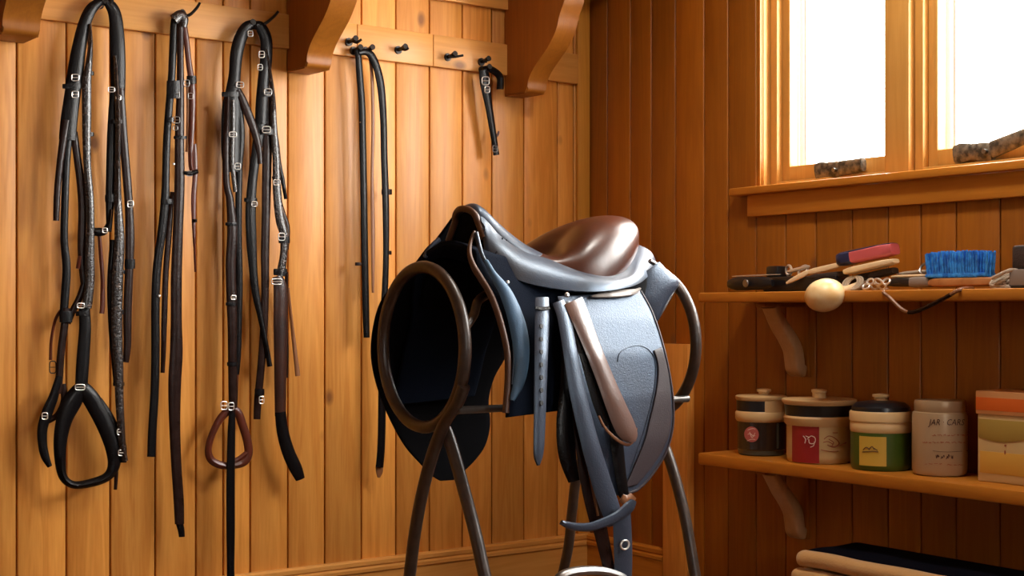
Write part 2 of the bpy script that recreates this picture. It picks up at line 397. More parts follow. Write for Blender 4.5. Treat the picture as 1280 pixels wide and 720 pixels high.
rail = thing('peg_rail', 'pine peg rail fixed along the left wall with iron hooks for the tack', 'peg rail', (-1.3, 0, 1.96))
b = MB(); xs_ = [-3.1, -2.25, -1.02, -.714, -.062]
for a, c in zip(xs_, xs_[1:]): b.box(a+.0008, c-.0008, -.020, -.001, 1.960, 2.073, .003)
b.build('rail_board', PINE_X, rail)
def hook(px, py, arm):
    c = on(1, px, py, -.05); b = MB()
    b.tube([V((c.x, -.015, c.z)), V((c.x, -.05, c.z+.002)), V((c.x, -.072, c.z+.006))], [.007, .007, .010], n=10)
    if arm: 
        pts = [on(1, ax, ay, -.055-.01*i) for i, (ax, ay) in enumerate(arm)]
        pts = cat([tuple(p) for p in pts], 5)
        b.tube(pts, [.0055-.0015*i/len(pts) for i in range(len(pts))], n=8)
    b.tube([V((c.x, -.019, c.z)), V((c.x, -.026, c.z))], .014, n=14)
    b.build('hook', IRON, rail)
hook(128, 4, [(128, 4), (136, 5), (144, -6), (147, -14)])
hook(225, 19, [(225, 19), (236, 19), (245, 11), (250, 3)])
hook(313, 31, [(313, 31), (328, 31), (341, 22), (348, 14)])
hook(447, 62, None); hook(462, 62, None)
hook(441, 51, [(441, 51), (446, 53), (452, 49)]); hook(503, 61, [(503, 61), (507, 62), (511, 60)])
hook(565, 70, [(561, 71), (569, 71), (579, 69)]); hook(607, 76, [(604, 77), (609, 77)])
hook(608, 86, None)
# small screw heads that stud the rail
# ================================================================ TACK ON THE WALL
def W(yo): return lambda px, py: on(1, px, py, yo)
def band(t, name, m, yo, pts, th=.005, **k):
    b = MB(); strap(b, [(x, y, w*1.08) for x, y, w in pts], W(yo), th, **k); return b.build(name, m, t)
def buckle(t, px, py, w, h, yo, m=STEEL, name='buckle', rad=.0016, tilt=0):
    b = MB(); pts = []
    for k in range(20):
        a = 2*pi*k/20; c, s_ = cos(a), sin(a); c = math.copysign(abs(c)**.5, c)*w/2; s_ = math.copysign(abs(s_)**.5, s_)*h/2
        pts.append(W(yo)(px+c*cos(tilt)-s_*sin(tilt), py+c*sin(tilt)+s_*cos(tilt)))
    b.tube(pts, rad, n=8, closed=True)
    b.tube([W(yo)(px-w*.4*cos(tilt), py), W(yo-.003)(px+w*.45, py)], rad*.8, n=6)
    return b.build(name, m, t)
def keeper(t, px, py, w, h, yo, m=LB, tilt=0):
    b = MB(); strap(b, [(px-h/2*sin(tilt), py-h/2, w), (px, py, w*1.04), (px+h/2*sin(tilt), py+h/2, w)], W(yo), .006, n=3)
    return b.build('keeper', m, t)
def stud(t, px, py, r, yo, m=STEEL):
    c = W(yo)(px, py); b = MB()
    b.tube([c, c+V((0, -.002, 0)), c+V((0, -.0035, 0))], [r, r, r*.5], n=10); return b.build('stud', m, t)
def tackthing(name, label, cat_, px, py, group=None):
    p = W(-.05)(px, py); return thing(name, label, cat_, (p.x, 0, p.z), group)
# ---- bridle 1 (far left)
t = tackthing('bridle', 'black leather bridle with a wide looped noseband, leftmost of the hanging tack', 'bridle', 105, 612)
band(t, 'crownpiece', LB, -.062, [(131, 1, 8), (122, 4, 11), (112, 14, 14), (104, 34, 15), (98, 62, 17), (94, 90, 19), (90, 120, 19), (86, 150, 20), (84, 175, 20)], .007)
band(t, 'crownpiece', LB, -.060, [(128, 2, 7), (136, 5, 12), (143, 18, 15), (146, 45, 17), (147, 80, 18), (147, 115, 17), (146, 145, 16)], .007)
band(t, 'crown_lining', LTB, -.057, [(127, 6, 4), (118, 14, 5), (113, 26, 4), (111, 45, 4), (112, 66, 3), (113, 90, 3)], .003)
band(t, 'cheekpiece', LDB, -.066, [(83, 150, 10), (78, 180, 9), (74, 210, 8), (71, 245, 8), (70, 276, 7)])
band(t, 'cheekpiece', LB, -.056, [(86, 165, 10), (83, 200, 9), (81, 250, 9), (80, 300, 9), (83, 335, 10), (81, 370, 10), (79, 398, 9)])
band(t, 'cheekpiece', LDB, -.058, [(92, 165, 9), (96, 195, 9), (101, 230, 10), (103, 265, 10), (102, 300, 10), (103, 330, 10), (106, 355, 10)])
band(t, 'browband_strap', LBB, -.070, [(112, 30, 3), (113, 50, 5), (112, 68, 7), (110, 86, 9), (108, 105, 11), (108, 140, 11), (108, 175, 10), (109, 210, 9), (112, 245, 9), (113, 280, 9), (112, 320, 11), (112, 352, 11), (108, 385, 12)], .006)
band(t, 'throatlash', LDB, -.054, [(108, 345, 8), (100, 370, 8), (91, 388, 8), (84, 404, 8)])
band(t, 'cheekpiece', LB, -.060, [(105, 384, 13), (106, 410, 14), (104, 440, 15), (102, 470, 15), (101, 492, 14)], .006)
band(t, 'cheekpiece', LDB, -.058, [(83, 385, 10), (80, 410, 9), (76, 440, 9), (74, 470, 9), (72, 492, 9)])
band(t, 'cheek_strap', LB, -.060, [(74, 470, 8), (67, 495, 11), (59, 515, 13), (53, 535, 12), (53, 555, 11), (56, 570, 10), (62, 583, 6)])
band(t, 'cheek_strap', LDB, -.052, [(78, 480, 8), (80, 500, 8), (72, 518, 7), (60, 526, 7)])
band(t, 'thin_loop', LRB, -.050, [(76, 388, 4), (69, 400, 3.5), (64, 425, 3.5), (63, 450, 4)], .003)
buckle(t, 66, 459, 8, 15, -.055, IRON)
band(t, 'cheekpiece', LB, -.062, [(144, 100, 10), (141, 140, 11), (139, 180, 11), (138, 220, 11), (137, 255, 10), (136, 290, 6)])
band(t, 'cheekpiece', LDB, -.066, [(150, 110, 10), (152, 150, 11), (155, 185, 10), (158, 220, 10), (161, 260, 10), (162, 300, 11), (161, 340, 10), (159, 390, 10), (159, 430, 9), (157, 453, 7)])
band(t, 'cheekpiece', LBB, -.072, [(143, 70, 3), (145, 100, 5), (147, 150, 6), (147, 200, 6), (147, 250, 9), (149, 300, 12), (147, 340, 13), (146, 380, 13), (146, 420, 13), (148, 460, 11), (149, 500, 10), (151, 535, 9), (153, 560, 8), (156, 576, 7)], .007)
band(t, 'cheekpiece', LB, -.056, [(142, 300, 9), (139, 350, 10), (140, 400, 10), (142, 440, 8), (146, 480, 8)])
band(t, 'edge_strap', LTB, -.058, [(152, 120, 3), (156, 160, 3), (159, 195, 3), (163, 230, 3.5), (164, 260, 3)], .003)
band(t, 'edge_strap', LTB, -.054, [(165, 285, 3), (165, 340, 3), (163, 400, 3), (162, 425, 3)], .003)
band(t, 'browband', LB, -.066, [(110, 284, 7), (116, 289, 9), (124, 290, 10), (131, 288, 8), (136, 276, 4), (138, 262, 3)], .007)
band(t, 'hanging_tail', LRB, -.060, [(124, 294, 4.5), (126, 320, 5), (128, 350, 5), (128, 380, 6), (127, 392, 6)], .004)
band(t, 'hanging_tail', LRB, -.060, [(100, 320, 5), (97, 336, 5)], .004)
band(t, 'noseband', LB, -.062, [(101, 486, 17), (90, 502, 22), (80, 524, 19), (75, 550, 16), (75, 578, 13), (79, 597, 10), (92, 606, 9), (115, 603, 10), (134, 595, 11), (142, 580, 15), (140, 558, 18), (131, 532, 20), (119, 508, 21), (110, 494, 20)], .010, closed=True)
band(t, 'curb_strap', LB, -.060, [(122, 500, 10), (134, 518, 11), (145, 540, 11), (152, 558, 11), (153, 578, 9)], .007)
band(t, 'curb_end', LDB, -.058, [(144, 575, 6), (145, 592, 5), (144, 612, 4)], .004)
for a in ((94, 97, 9, 8), (94, 118, 8, 8), (139, 112, 8, 6), (148, 122, 6, 6), (163, 255, 7, 8), (131, 288, 6, 6), (101, 382, 9, 6), (100, 484, 12, 7), (56, 520, 7, 8), (150, 540, 7, 7), (152, 566, 8, 7)): buckle(t, a[0], a[1], a[2], a[3], -.078)
for a in ((90, 108, 24, 6), (110, 92, 14, 5), (110, 168, 14, 5), (82, 396, 16, 14), (138, 248, 14, 9), (147, 340, 18, 5), (146, 390, 18, 6), (162, 330, 13, 12), (148, 480, 14, 5), (147, 152, 18, 5), (103, 392, 17, 6)): keeper(t, *a, -.066)
# ---- bridle 2: reins
t = tackthing('reins', 'dark leather reins folded over the second hook, left end kinked outward', 'reins', 215, 672)
band(t, 'rein', LB, -.060, [(222, 18, 8), (218, 26, 9), (216, 60, 9), (214, 100, 9), (211, 135, 9), (208, 180, 9), (207, 220, 9), (206, 250, 10), (202, 290, 10), (196, 335, 10), (194, 380, 10), (194, 440, 10), (193, 490, 10), (190, 540, 10), (189, 571, 10)], .005)
band(t, 'rein', LDB, -.056, [(215, 240, 5), (211, 290, 7), (207, 340, 7), (205, 400, 7), (204, 440, 6), (203, 466, 5)])
band(t, 'rein', LDB, -.064, [(225, 20, 9), (225, 60, 8), (225, 110, 9), (224, 170, 11), (224, 230, 12), (222, 290, 12), (220, 350, 13), (220, 400, 13), (220, 440, 15), (218, 480, 15), (218, 530, 13), (220, 580, 12), (223, 625, 12), (224, 655, 11)], .006)
band(t, 'rein_end', LB, -.064, [(223, 650, 9), (226, 662, 8), (227, 671, 7)], .005)
band(t, 'rein', LRB, -.056, [(228, 20, 7), (232, 45, 7), (236, 80, 7), (240, 110, 8), (240, 150, 7), (238, 200, 6), (241, 218, 5)])
band(t, 'rein_tail', LRB, -.052, [(243, 180, 5), (244, 215, 6), (242, 245, 6), (242, 275, 5), (243, 310, 3), (244, 340, 2.5)], .003)
band(t, 'rein_tail', LTB, -.052, [(234, 100, 4), (235, 140, 4), (233, 190, 3)], .003)
band(t, 'rein_loop', LBB, -.070, [(217, 25, 13), (225, 19, 12), (230, 24, 10), (229, 34, 8)], .006)
for a in ((220, 118, 8, 9), (220, 150, 9, 8), (233, 104, 7, 8), (238, 120, 6, 7), (237, 217, 7, 6), (219, 160, 6, 5)): buckle(t, *a, -.072, STEELD)
for a in ((217, 112, 18, 22), (212, 150, 12, 5), (208, 252, 15, 6), (225, 172, 16, 4), (239, 100, 12, 10), (243, 276, 6, 4)): keeper(t, *a, -.066)
band(t, 'buckle_strap', LB, -.070, [(230, 216, 4), (238, 217, 6), (247, 214, 5)], .004)
for a in ((199, 370, .004), (244, 276, .004), (217, 205, .004)): stud(t, *a, -.07)
# ---- bridle 3
t = tackthing('bridle', 'dark brown bridle with a reddish teardrop loop, hung on the third hook', 'bridle', 310, 600)
band(t, 'crownpiece', LB, -.060, [(318, 30, 10), (308, 34, 13), (300, 48, 15), (295, 68, 15), (293, 92, 14), (291, 112, 17), (289, 135, 22), (288, 160, 22), (288, 190, 22), (290, 215, 18)], .008)
band(t, 'crownpiece', LB, -.062, [(316, 32, 8), (325, 34, 13), (332, 50, 14), (332, 75, 14), (329, 100, 14), (327, 130, 15), (326, 155, 15)], .008)
band(t, 'edge_strap', LTB, -.056, [(334, 48, 3), (337, 70, 4), (336, 100, 4), (335, 120, 4)], .003)
band(t, 'throatlash', LDB, -.066, [(297, 112, 7), (303, 125, 9), (311, 145, 10), (318, 165, 9), (323, 185, 8), (325, 205, 6)])
band(t, 'cheekpiece', LDB, -.064, [(284, 120, 7), (283, 150, 7), (282, 190, 8), (283, 230, 8), (287, 250, 9), (290, 290, 12), (288, 330, 12), (289, 370, 12), (290, 410, 11), (290, 450, 10), (291, 490, 11), (291, 510, 9)], .006)
band(t, 'cheekpiece', LB, -.058, [(299, 130, 8), (301, 170, 9), (299, 205, 8), (298, 250, 8), (298, 300, 8), (299, 350, 8), (298, 400, 8), (297, 440, 8), (295, 468, 7)])
band(t, 'cheekpiece', LBB, -.070, [(291, 125, 5), (291, 160, 6), (290, 200, 6), (294, 240, 5)], .004)
band(t, 'loop_strap', LRB, -.056, [(295, 465, 6), (294, 490, 6), (293, 515, 6)])
band(t, 'loop', LRB, -.060, [(288, 512, 10), (276, 522, 9), (266, 540, 8), (260, 560, 8), (263, 574, 9), (275, 581, 9), (290, 582, 8), (304, 578, 9), (310, 568, 10), (309, 552, 10), (303, 532, 10), (297, 516, 10)], .007, closed=True)
band(t, 'loop_bar', LRB, -.062, [(290, 578, 6), (299, 573, 6), (308, 566, 6)], .005)
band(t, 'long_tail', LB, -.070, [(290, 512, 7), (289, 540, 9), (288, 600, 10), (288, 660, 10), (288, 700, 9), (288, 722, 9)], .005)
band(t, 'cheekpiece', LB, -.062, [(326, 150, 13), (321, 185, 12), (316, 220, 11), (313, 260, 12), (314, 300, 12), (316, 335, 10), (319, 365, 9), (325, 395, 7), (331, 425, 6), (337, 458, 6)])
band(t, 'cheekpiece', LDB, -.056, [(334, 120, 11), (334, 170, 11), (333, 220, 11), (332, 270, 10), (331, 320, 10), (331, 370, 9), (329, 420, 9), (325, 470, 9), (322, 500, 9), (321, 524, 8)])
band(t, 'cheekpiece', LBB, -.068, [(332, 62, 3), (336, 85, 4), (339, 105, 5), (341, 125, 6), (342, 160, 8), (345, 200, 9), (346, 240, 10), (350, 275, 11), (355, 295, 10), (354, 320, 9), (350, 345, 11)], .006)
band(t, 'hanging_tail', LB, -.060, [(339, 140, 5), (345, 175, 6), (349, 205, 5), (353, 225, 5), (357, 249, 4)], .004)
band(t, 'hanging_tail', LDB, -.060, [(342, 220, 5), (352, 262, 6), (359, 285, 6), (358, 312, 5)], .004)
band(t, 'wide_tail', LMB, -.066, [(346, 345, 11), (350, 362, 16), (350, 400, 16), (350, 440, 15), (350, 480, 14), (350, 520, 13)], .007)
band(t, 'wide_tail_end', LB, -.068, [(350, 515, 13), (353, 540, 14), (360, 565, 15), (369, 585, 15), (375, 599, 11)], .007)
band(t, 'thin_tail', LDB, -.054, [(358, 340, 4), (357, 400, 5), (358, 440, 5), (358, 472, 4)], .004)
band(t, 'thin_tail', LTB, -.050, [(360, 360, 3.5), (364, 400, 4), (368, 435, 5), (372, 470, 6)], .004)
for a in ((300, 106, 9, 7), (313, 42, 6, 7), (327, 68, 7, 8), (325, 84, 6, 7), (335, 115, 9, 8), (333, 162, 10, 8), (297, 208, 7, 8), (291, 168, 9, 6), (346, 228, 8, 7), (318, 255, 7, 6), (352, 296, 8, 9), (280, 507, 8, 10), (289, 508, 7, 9), (346, 352, 13, 7), (327, 500, 6, 9), (292, 372, 6, 5)): buckle(t, *a, -.076)
for a in ((288, 118, 22, 6), (295, 210, 14, 6), (313, 250, 16, 5), (331, 118, 17, 6), (334, 165, 18, 7), (289, 280, 15, 4), (355, 300, 14, 8), (324, 490, 12, 8), (290, 455, 13, 5), (289, 380, 14, 4), (350, 340, 17, 8)): keeper(t, *a, -.068)
# ---- thin reins by the saddle
t = tackthing('reins', 'thin black reins looped over the peg rail just left of the saddle', 'reins', 466, 592)
band(t, 'rein', LB, -.054, [(447, 62, 7), (449, 90, 8), (452, 130, 8), (453, 170, 8), (454, 220, 8), (455, 280, 8), (456, 340, 8), (457, 390, 8), (458, 422, 7)], .005)
band(t, 'rein', LB, -.058, [(448, 66, 7), (457, 65, 8), (464, 70, 9), (471, 86, 9), (476, 110, 9), (479, 150, 8), (480, 200, 8), (482, 260, 8), (482, 330, 7), (479, 400, 8), (477, 460, 8), (477, 520, 9), (476, 560, 9), (474, 584, 9)], .005)
band(t, 'rein_middle', LTB, -.046, [(462, 72, 3), (465, 100, 4), (466, 160, 4), (465, 220, 4), (466, 290, 5), (466, 340, 4), (466, 366, 3)], .003)
band(t, 'rein_end', LTB, -.050, [(474, 583, 9), (474, 590, 8), (473, 597, 3)], .003)
for a in ((484, 241, .006), (450, 330, .005), (486, 316, .005), (450, 153, .003)): stud(t, *a, -.056, LTB)
for a in ((448, 330, 9, 4, ), (483, 240, 13, 7), (484, 316, 10, 5)): keeper(t, *a, -.052, LDB)
# ---- short strap at the right peg
t = tackthing('short_strap', 'short black leather strap with steel buckle on the last peg beside the corbel', 'strap', 618, 195)
band(t, 'strap', LB, -.056, [(604, 88, 11), (606, 105, 12), (610, 130, 9), (614, 155, 8), (618, 180, 7), (620, 194, 7)], .007)
band(t, 'dark_band', LB, -.048, [(602, 88, 6), (610, 86, 8), (619, 91, 8), (624, 98, 8), (624, 112, 8)], .012)  # dark band bent outward beside the strap top
buckle(t, 607, 101, 9, 10, -.068); buckle(t, 609, 112, 6, 8, -.068); buckle(t, 619, 186, 6, 8, -.066, STEELD)
band(t, 'strap_tip', LRB, -.052, [(616, 176, 3), (622, 168, 3), (623, 164, 2)], .003)

# ================================================================ SADDLE STAND
YS = -1.452; XF = -1.66; XR = -.97; ZR = 1.019; RR = .180
def OX(xx): return lambda px, py: on(0, px, py, xx)
st = thing('saddle_stand', 'brown tubular metal saddle stand with round end hoops and crossed legs', 'saddle stand', ((XF+XR)/2, YS, 0))
tr = .0115
def ring(xx, wob):
    b = MB(); pts = []
    for k in range(64):
        a = 2*pi*k/64
        pts.append(V((xx, YS+(RR-.004)*cos(a)+wob*cos(2*a), ZR-.003+RR*1.02*sin(a))))
    b.tube(pts, [(.0145, .0145)]*64, n=12, closed=True); return b
ring(XF, .0).build('hoop', TUBE, st); ring(XR, .0).build('hoop', TUBE, st)
def floor_pt(p, q, xx):      # extend a leg line from p through q down to the floor
    t_ = (p.z-.012)/(p.z-q.z); return V((xx, p.y+(q.y-p.y)*t_*1.0, .012))
f = OX(XF)
def leg(pxs, M, xx, nm, rad=.0145, mt=TUBE):
    P = [M(*p) for p in pxs]; e = floor_pt(P[-2], P[-1], xx)
    P = [tuple(p) for p in P]; P.append(tuple((V(P[-1])+e)/2)); P.append(tuple(e))
    b = MB(); c = cat(P, 8); b.tube(c, rad, n=12); lo = b.build(nm, mt, st)
    e2 = MB(); e2.tube([V((xx, e.y, 0.0)), V((xx, e.y, .03))], [.018, .017], n=14); e2.build('rubber_foot', BLK, lo)
    return lo
leg([(580, 482), (571, 505), (556, 528), (540, 570), (527, 620), (518, 670), (512, 720)], f, XF, 'leg')
leg([(549, 527), (558, 540), (568, 570), (582, 620), (595, 670), (606, 720)], lambda a, c: on(0, a, c, XF+.026), XF+.026, 'leg')
r_ = OX(XR)
leg([(812, 520), (824, 542), (836, 572), (848, 612), (858, 655), (869, 720)], r_, XR, 'leg')
leg([(806, 520), (770, 535), (738, 560), (722, 590), (715, 640), (711, 680), (703, 720)], lambda a, c: on(0, a, c, XR+.026), XR+.026, 'leg')
b = MB(); p = f(572, 513); b.tube([p, V((XR, p.y, p.z))], .0085, n=12); b.build('cross_bar', TUBEG, st)
for s in (-1,):           # arm that rise from the front hoop and run back as the saddle rails
    a0 = f(579, 413); a0 = V((XF, YS+(a0.y-YS)*(-s), a0.z))
    q1 = on(1, 602, 372, YS-.115)
    pts = [tuple(a0), (a0.x+(q1.x-a0.x)*.5, YS+s*.145, (a0.z+q1.z)/2-.004), (q1.x, YS+s*.115, q1.z), (q1.x+.12, YS+s*.075, 1.150), (-1.2, YS+s*.07, 1.155), (XR, YS+s*.07, 1.180)]
    b = MB(); b.tube(cat(pts, 8), .0105, n=12); b.build('saddle_rail', TUBE, st)

# ================================================================ SADDLE
def Wd(z):
    T = [(.5, .275), (.67, .27), (.80, .262), (.90, .250), (1.0, .232), (1.08, .205), (1.14, .175), (1.19, .145), (1.25, .105), (1.32, .07), (1.5, .05)]
    for (a, wa), (c, wc) in zip(T, T[1:]):
        if z <= c:
            k = max(0, (z-a)/(c-a)); k = k*k*(3-2*k) if False else k; return wa+(wc-wa)*k
    return .05
def SF(side=-1, off=0.):
    def M(px, py):
        d = ray(px, py); lo, hi = 1.8, 5.0
        for _ in range(40):
            t_ = (lo+hi)/2; p = CAM+d*t_
            if p.y < YS+side*(Wd(p.z)+off): lo = t_
            else: hi = t_
        return CAM+d*lo
    return M
def sheet(rows, M, nu=14, nr=5, bulge=0, bdir=V((0, -1, 0))):
    rr = cat(rows, nr); grid = []
    for (xl, yl, xr, yr) in rr:
        line = []
        for i in range(nu+1):
            u = i/nu; p = M(xl+(xr-xl)*u, yl+(yr-yl)*u)
            line.append(p)
        grid.append(line)
    if bulge:
        m = len(grid)
        for j, l in enumerate(grid):
            for i in range(len(l)): l[i] = l[i]+bdir*bulge*max(0, sin(pi*i/nu))**.6*max(0, sin(pi*(j+.3)/(m-.4)))**.5
    return grid
def addgrid(mb, g):
    n = len(g[0]); vs = [p for l in g for p in l]; fs = []
    for j in range(len(g)-1):
        for i in range(n-1): fs.append((j*n+i, j*n+i+1, (j+1)*n+i+1, (j+1)*n+i))
    return mb.mesh(vs, fs)
def mir(p): return V((p.x, 2*YS-p.y, p.z))
OUT = V((0, -.97, .2)).normalized()
sd = thing('saddle', 'black leather riding saddle with glossy brown seat resting on the metal stand', 'saddle', (-1.3, YS, .67))
# curves (px, py, dy) from pommel to cantle
Cc = [(578, 261, 0), (589, 254, 0), (602, 261, 0), (618, 277, 0), (636, 294, 0), (656, 309, 0), (682, 320, 0), (698, 302, 0), (720, 281, 0), (748, 270, 0), (776, 271, 0), (792, 281, 0), (797, 298, 0)]
Ee = [(597, 274, -.045), (601, 272, -.048), (609, 279, -.055), (622, 294, -.070), (640, 308, -.090), (660, 318, -.108), (684, 325, -.125), (706, 334, -.145), (732, 343, -.165), (760, 347, -.165), (780, 341, -.14), (792, 325, -.09), (799, 308, 0)]
Ll = [(606, 298, -.075), (607, 315, -.085), (612, 331, -.10), (624, 341, -.12), (642, 349, -.145), (664, 356, -.165), (690, 361, -.185), (714, 364, -.20), (742, 365, -.21), (772, 362, -.205), (797, 355, -.17), (812, 341, -.10), (818, 326, 0)]
def curve(c, n=6): return [on(1, a, b_, YS+d) for a, b_, d in cat(c, n)]
C3, E3, L3 = curve(Cc), curve(Ee), curve(Ll)
NS = len(C3); SPL = 5*6+3
def across(i, n=10):
    """half cross-section from the crest to the near edge, elliptical"""
    out = []
    for k in range(n+1):
        th = pi/2*k/n; c, s_ = cos(th), sin(th)
        p, q = C3[i], E3[i]
        out.append(V((p.x+(q.x-p.x)*(1-c)*.5+(q.x-p.x)*s_*.5, p.y+(q.y-p.y)*s_, q.z+(p.z-q.z)*c)))
    return out
def seatgrid(i0, i1):
    g = []
    for i in range(i0, i1):
        h = across(i); g.append([mir(p) for p in reversed(h)][:-1]+h)
    return g
b = MB(); addgrid(b, seatgrid(0, SPL+1)); b.build('pommel', SADB, sd, solid=.010, off=-1, sub=1)
b = MB(); addgrid(b, seatgrid(SPL, NS)); b.build('seat', SEATB, sd, solid=.010, off=-1, sub=1)
def skirt(side):
    g = []
    for i in range(NS):
        p, q = E3[i], L3[i]; l = []
        for k in range(9):
            u = k/8; w = p.lerp(q, u)+V((0, -1, .35))*.010*sin(pi*u)
            l.append(w if side < 0 else mir(w))
        g.append(l)
    return g
for s in (-1, 1):
    b = MB(); addgrid(b, skirt(s)); b.build('skirt', SADB, sd, solid=.007, off=0, sub=1)
# seam piping round the seat
for s in (-1, 1):
    b = MB(); b.tube([(p if s < 0 else mir(p)) for p in E3[6:]], .0035, n=8); b.build('seat_piping', SADB, sd)
# brown edge of the pommel arch
arch = [across(0)[k] for k in range(11)]; low = [L3[0], E3[0].lerp(L3[0], .5)]
pth = [mir(p) for p in reversed(arch)][:-1]+arch
pth = [mir(low[0]), mir(low[1])]+pth+[low[1], low[0]]
b = MB(); b.tube([p+V((-.002, 0, 0)) for p in pth], .008, n=10); b.build('pommel_edge', BIND, sd)
# pommel front and gullet lining: a solid black block puts the interior's shade into colour
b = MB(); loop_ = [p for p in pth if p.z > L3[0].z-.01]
b.loops([[V((p.x+dx, YS+(p.y-YS)*.97, p.z-.004-dx*.8)) for p in loop_] for dx in (.006, .03, .06)]); b.build('gullet_shade', LIN, sd)
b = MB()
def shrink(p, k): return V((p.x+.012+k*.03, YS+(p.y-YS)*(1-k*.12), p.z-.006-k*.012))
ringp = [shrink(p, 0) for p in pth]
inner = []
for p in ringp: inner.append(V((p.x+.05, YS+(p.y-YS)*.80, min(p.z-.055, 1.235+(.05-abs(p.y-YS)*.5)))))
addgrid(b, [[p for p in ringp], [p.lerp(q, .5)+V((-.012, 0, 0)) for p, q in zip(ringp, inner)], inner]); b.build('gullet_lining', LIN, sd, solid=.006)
# padded panels under the skirt (closing the gap down to the flaps), near and far
prow = [(606, 318, 800, 338), (604, 335, 806, 348), (608, 352, 806, 360), (616, 368, 803, 374), (622, 384, 800, 388)]
g = sheet(prow, SF(-1, -.028), nu=24, nr=4)
for s in (-1, 1):
    b = MB(); addgrid(b, [[(p if s < 0 else mir(p)) for p in l] for l in g]); b.build('panel', LIN, sd, solid=.022, off=0)
# near flap
frow = [(696, 371, 800, 364), (700, 385, 807, 376), (704, 402, 815, 392), (708, 430, 824, 418), (710, 460, 832, 448), (712, 490, 838, 480), (716, 520, 841, 512), (722, 550, 839, 540), (730, 578, 831, 566), (742, 600, 818, 588), (757, 614, 806, 603), (774, 620, 795, 613)]
g = sheet(frow, SF(-1, .014), nu=20, nr=5); fg = g
b = MB(); addgrid(b, g); fl = b.build('flap', FLAPL, sd, solid=.006, off=0)
edge = [l[-1] for l in g]+[p for p in reversed(g[-1][:-1])]
b = MB(); b.tube([p+V((0, -.002, 0)) for p in edge], .0035, n=8); b.build('flap_edge', KNEE, fl)
# raised knee panel with its curled outline
krow = [(790, 434, 806, 428), (776, 446, 817, 442), (776, 462, 822, 458), (782, 480, 826, 476), (788, 500, 829, 498), (790, 522, 829, 520), (788, 545, 824, 544), (782, 570, 812, 568), (778, 590, 798, 588)]
# smooth dark zone along the rear of the flap, slightly raised
krow2 = [(817, 438, 827, 434), (822, 455, 832, 452), (822, 475, 836, 472), (818, 500, 838, 498), (812, 525, 839, 520), (806, 550, 836, 544), (796, 575, 825, 568), (786, 598, 808, 592), (780, 610, 796, 606)]
b = MB(); addgrid(b, sheet(krow2, SF(-1, .019), nu=8, nr=4)); b.build('rear_block', KNEE, fl, solid=.004)
b = MB(); b.tube([SF(-1, .018)(x_, y_) for x_, y_ in cat([(772, 452), (775, 441), (786, 434), (800, 432), (812, 438), (819, 452), (819, 478), (814, 505), (806, 535), (796, 565), (786, 595)], 6)], .0009, n=8); b.build('stitching', FLAPL, fl)
# far flap, seen from its inner side through the gullet
frf = [(571, 264, 590, 266), (557, 284, 598, 288), (544, 301, 602, 305), (536, 308, 604, 318), (528, 318, 608, 332), (515, 335, 612, 352), (494, 355, 620, 378), (476, 378, 628, 402), (467, 408, 634, 430), (464, 440, 630, 448), (468, 470, 617, 472), (478, 502, 610, 500), (493, 535, 612, 530), (508, 560, 606, 556), (524, 578, 594, 574), (538, 593, 578, 590), (550, 601, 566, 600)]
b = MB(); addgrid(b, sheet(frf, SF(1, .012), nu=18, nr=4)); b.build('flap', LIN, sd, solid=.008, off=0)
# pale roll and point pocket by the far pommel
b = MB(); b.tube([on(1, x_, y_, YS+.10) for x_, y_ in cat([(549, 299), (541, 306), (535, 314), (531, 322)], 4)], [.006]*4*3+[.004], n=8); b.build('point_pocket', STRAPG, sd)
# front edge of the near panel: blue inner roll
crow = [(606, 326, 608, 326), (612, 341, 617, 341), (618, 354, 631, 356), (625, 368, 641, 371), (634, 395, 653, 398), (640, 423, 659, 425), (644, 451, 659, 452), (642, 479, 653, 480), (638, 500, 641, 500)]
# rear panel with bright rim behind the cantle
rrow = [(806, 340, 822, 328), (802, 352, 834, 341), (798, 365, 846, 353), (797, 376, 838, 366), (803, 388, 829, 382), (814, 400, 820, 400)]
RP = lambda px, py: on(1, px, py, YS-.12)
b = MB(); addgrid(b, sheet(rrow, RP, nu=10, nr=4, bulge=.01)); rp = b.build('rear_panel', STRAPG, sd, solid=.012, off=0)
b = MB(); b.tube([RP(x_, y_) for x_, y_ in cat([(812, 326), (828, 336), (846, 352), (842, 362), (832, 380), (819, 402)], 6)], .0058, n=10); b.build('rim', STEELD, rp)
b = MB(); addgrid(b, [[mir(p) for p in l] for l in sheet(rrow, RP, nu=10, nr=4, bulge=.01)]); b.build('rear_panel', STRAPG, sd, solid=.012, off=0)
# pale facing strip under the cantle, screw at the skirt
b = MB(); strap(b, [(738, 371, 2), (752, 369, 7), (775, 367, 9), (792, 365, 7), (799, 361, 3)], SF(-1, .022), .005, OUT); b.build('cantle_facing', mat('pale_facing_leather', (.32,.29,.27), .35), sd)
c = SF(-1, .03)(708, 369); b = MB(); b.tube([c, c+OUT*.004, c+OUT*.007], [.006, .006, .003], n=12); b.build('rivet', STEEL, sd)
c = SF(-1, .03)(634, 353); b = MB(); b.tube([c, c+OUT*.004, c+OUT*.006], [.004, .004, .002], n=10); b.build('rivet', STEEL, sd)
for (xa, ya, xb, yb) in ((616, 326, 628, 298), (621, 330, 633, 300)):
    b = MB(); b.tube([on(1, xa+(xb-xa)*k/6, ya+(yb-ya)*k/6, YS-.118+.038*k/6) for k in range(7)], .0022, n=6); b.build('seam', LIN, sd)
def sstrap(name, m, off, pts, th=.005, parent=None):
    b = MB(); strap(b, pts, SF(-1, off), th, OUT, rnd=.25); return b.build(name, m, parent or sd)
